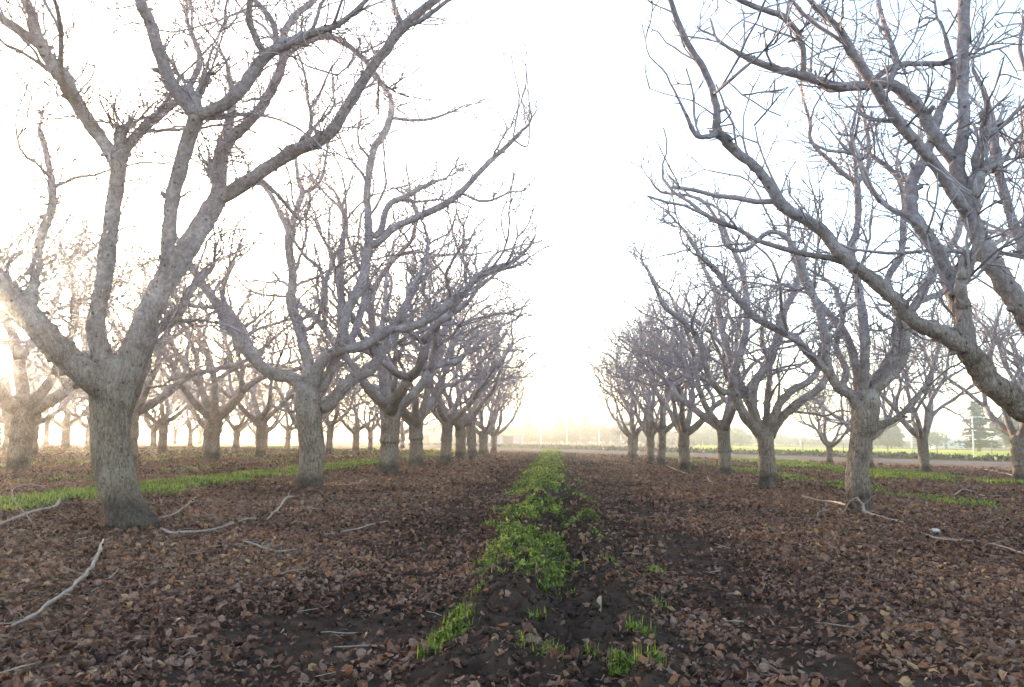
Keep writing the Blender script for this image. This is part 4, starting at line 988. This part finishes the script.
# far trees: trunk + crown of many leaf clumps
def far_tree(px, ytop, Yd, wpx, label, kind='round', seed=0):
    rs = np.random.default_rng(seed)
    top, t = at(px, ytop, Yd); H = max(top.z, 2.0); Wd = wpx * t / 2
    root = empty('far_tree', (top.x, Yd, 0))
    paths = [([(0, 0, -.3), (0.1, 0, H * .4), (0, .1, H * .92)], [H * .035, H * .026, H * .006], 7)]
    for _ in range(16):
        z = rs.uniform(.25, .8) * H; a = rs.uniform(0, 6.28); l = Wd * rs.uniform(.4, .8)
        paths.append(([(0, 0, z), (math.cos(a) * l * .5, math.sin(a) * l * .5, z + l * .25), (math.cos(a) * l, math.sin(a) * l, z + l * (.5 if kind != 'conifer' else -.05))], [H * .012, H * .008, H * .003], 4))
    V, Fc = tubes(paths); mesh_np('trunk', V, Fc, M_TRUNK, root)
    n = 2600
    if kind == 'conifer':
        tier = rs.integers(0, 11, n); z = (0.14 + tier / 11 * .84) * H + rs.normal(0, .012 * H, n)
        R = Wd * (1.04 - z / H) * (0.8 + .35 * np.sin(tier * 2.3))
        a = rs.uniform(0, 6.28, n); q = np.sqrt(rs.uniform(0, 1, n)) * R * (0.75 + .3 * np.sin(a * 5 + tier))
        z = z - 0.18 * q + 0.0
    elif kind == 'tall':
        z = rs.uniform(.12, 1, n) * H; R = Wd * np.sin(np.clip(z / H, .1, 1) * 2.9) ** .5 if False else Wd * np.clip(1.15 - (z / H) ** 2.5, .08, 1)
        a = rs.uniform(0, 6.28, n); q = np.sqrt(rs.uniform(0, 1, n)) * R
    else:
        K = 14; cz = rs.uniform(.38, .85, K) * H; ca = rs.uniform(0, 6.28, K); cr = rs.uniform(.1, .72, K) * Wd
        id_ = rs.integers(0, K, n); g3 = rs.normal(0, 1, (n, 3)); g3 /= np.linalg.norm(g3, axis=1, keepdims=True); rr = rs.uniform(.3, 1, n) ** .5 * Wd * .36
        X = cr[id_] * np.cos(ca[id_]) + g3[:, 0] * rr; Yy = cr[id_] * np.sin(ca[id_]) + g3[:, 1] * rr; z = cz[id_] + g3[:, 2] * rr * .9
    if kind in ('conifer', 'tall'): X = q * np.cos(a); Yy = q * np.sin(a)
    sz = H * 0.035 * rs.uniform(.5, 1.5, n)
    D = rs.normal(0, 1, (n, 4, 3)) * sz[:, None, None]
    if kind == 'conifer': D[:, :, 2] *= .35
    V = np.stack([X, Yy, z], -1)[:, None, :] + D
    b = np.arange(n)[:, None] * 4
    mesh_np('crown', V.reshape(-1, 3), [b + np.array([[0, 1, 2]]), b + np.array([[0, 2, 3]])], M_FAR, root, False, np.repeat(rs.uniform(0, 1, n), 4))
    tag(root, label, 'tree', 'hazy trees beyond the fields')
FT = [(976, 398, 185, 52, 'large dark layered conifer beyond the field at right', 'conifer'),
      (1012, 418, 210, 44, 'rounded hazy tree just right of the conifer', 'round'), (1046, 410, 210, 60, 'hazy tree past the right edge of the field', 'round'),
      (736, 428, 300, 30, 'small rounded hazy tree above the green field', 'round'), (695, 432, 320, 22, 'low hazy tree left of the small rounded one', 'round'),
      (930, 433, 280, 44, 'low hazy tree left of the farm house', 'round'), (886, 418, 260, 30, 'pale hazy tree seen behind the grafted trunk', 'tall'),
      (528, 420, 290, 18, 'hazy pointed tree rising behind the shed end', 'tall'), (512, 426, 290, 22, 'hazy tree above the shed roof', 'round'), (541, 427, 300, 22, 'hazy rounded tree right of the pointed one', 'round'),
      (560, 417, 300, 15, 'left of two slim hazy trees at the lane end', 'tall'), (571, 419, 300, 13, 'right of two slim hazy trees at the lane end', 'tall'), (586, 413, 310, 6, 'thin spire-like hazy tree at the lane end', 'tall'),
      (603, 425, 300, 26, 'broad hazy tree right of the thin spire', 'round'), (622, 422, 300, 26, 'hazy tree behind the far end of the right row', 'round'), (641, 428, 310, 24, 'hazy tree behind the farthest right trunks', 'round')]
for k, (a1, a2, a3, a4, lab, kd) in enumerate(FT): far_tree(a1, a2, a3, a4, lab, kd, 300 + k)

# far woodland belts along the horizon (read as one mass)
def belt(name, pts, H0, depth, n, label, seed):
    rs = np.random.default_rng(seed); pts = np.array(pts, float)
    u = rs.uniform(0, len(pts) - 1.001, n); k = u.astype(int); f = (u - k)[:, None]
    P = pts[k] * (1 - f) + pts[k + 1] * f
    off = rs.uniform(-.5, .5, n) * depth
    prof = H0 * (0.75 + 0.55 * fbm(u * 9, u * 0 + 1.3, seed, 3))
    z = np.sqrt(rs.uniform(0, 1, n)) * prof
    C = np.stack([P[:, 0], P[:, 1] + off, z], -1)
    V = C[:, None, :] + rs.normal(0, 1, (n, 4, 3)) * H0 * .11
    b = np.arange(n)[:, None] * 4
    o = mesh_np(name, V.reshape(-1, 3), [b + np.array([[0, 1, 2]]), b + np.array([[0, 2, 3]])], M_FAR, None, False, np.repeat(rs.uniform(0, 1, n), 4))
    tag(o, label, kind='stuff')
belt('far_woodland', [(-420, 330), (-260, 340), (-120, 345), (-20, 350), (80, 350)], 8.0, 30, 16000, 'hazy belt of distant trees along the horizon at left', 5)
belt('far_woodland', [(60, 420), (160, 400), (300, 380), (460, 360)], 5.5, 30, 12000, 'low hazy belt of distant trees along the horizon at right', 6)
# weeds on the bank
rs = np.random.default_rng(9); n = 16000
T0 = rs.uniform(-80, 140, n); s0 = 81 + rs.normal(0, 4, n)
kk = fbm(T0 * .15, s0 * .3, 77) > -0.15
T0, s0 = T0[kk], s0[kk]; n = len(T0)
C = np.stack([SN[0] * s0 + TD[0] * T0, SN[1] * s0 + TD[1] * T0, 0.1 * np.exp(-((s0 - 81) / 6) ** 2) + rs.uniform(0, .22, n)], -1)
V = C[:, None, :] + rs.normal(0, 1, (n, 4, 3)) * .16
b = np.arange(n)[:, None] * 4
o = mesh_np('weeds', V.reshape(-1, 3), [b + np.array([[0, 1, 2]]), b + np.array([[0, 2, 3]])], M_FAR, None, False, np.repeat(rs.uniform(0, 1, n), 4))
tag(o, 'rough dark weeds on the bank beyond the road', kind='stuff')

# ------------------------------------------------------------------ haze
HAZE = 0.0017
v, f = box(0, 1150, 14.0, 3060, 2960, 32.0)
hm = bpy.data.materials.new('haze_air'); hm.use_nodes = True
nt = hm.node_tree; nt.nodes.remove(nt.nodes['Principled BSDF'])
pv = nt.nodes.new('ShaderNodeVolumePrincipled'); pv.inputs['Density'].default_value = HAZE; pv.inputs['Color'].default_value = (0.96, 0.95, 0.95, 1); pv.inputs['Anisotropy'].default_value = 0.93
nt.links.new(pv.outputs[0], nt.nodes['Material Output'].inputs['Volume'])
hb = mesh_np('haze', v, [f], hm, None, False); tag(hb, 'pale morning haze filling the orchard air', kind='stuff')

# ------------------------------------------------------------------ light
sd = ray(-8, 300).normalized()
el = math.asin(sd.z); az = math.atan2(sd.x, sd.y)
w = bpy.data.worlds.new('World'); sc.world = w; w.use_nodes = True
nt = w.node_tree; bg = nt.nodes['Background']
sky = nt.nodes.new('ShaderNodeTexSky'); sky.sky_type = 'NISHITA'; sky.sun_disc = False
sky.sun_elevation = el; sky.sun_rotation = az; sky.air_density = 0.8; sky.dust_density = 1.1; sky.ozone_density = 0.4
nt.links.new(sky.outputs[0], bg.inputs[0]); bg.inputs[1].default_value = 0.15
sl = bpy.data.lights.new('sun', 'SUN'); sl.energy = 4.5; sl.angle = math.radians(0.5); sl.color = (1.0, 0.77, 0.53)
so = bpy.data.objects.new('sun', sl); COL.objects.link(so)
so.rotation_euler = (-sd).to_track_quat('-Z', 'Y').to_euler(); so.location = (-40, 60, 40)

sc.view_settings.view_transform = 'Standard'; sc.view_settings.look = 'None'
sc.view_settings.gamma = 1; sc.view_settings.exposure = 2.7
cy = sc.cycles
sc.render.engine = 'CYCLES'
cy.max_bounces = 6; cy.diffuse_bounces = 3; cy.glossy_bounces = 2; cy.transmission_bounces = 2; cy.transparent_max_bounces = 4; cy.volume_bounces = 1
cy.use_denoising = True
cy.caustics_reflective = False; cy.caustics_refractive = False
cy.sample_clamp_indirect = 6
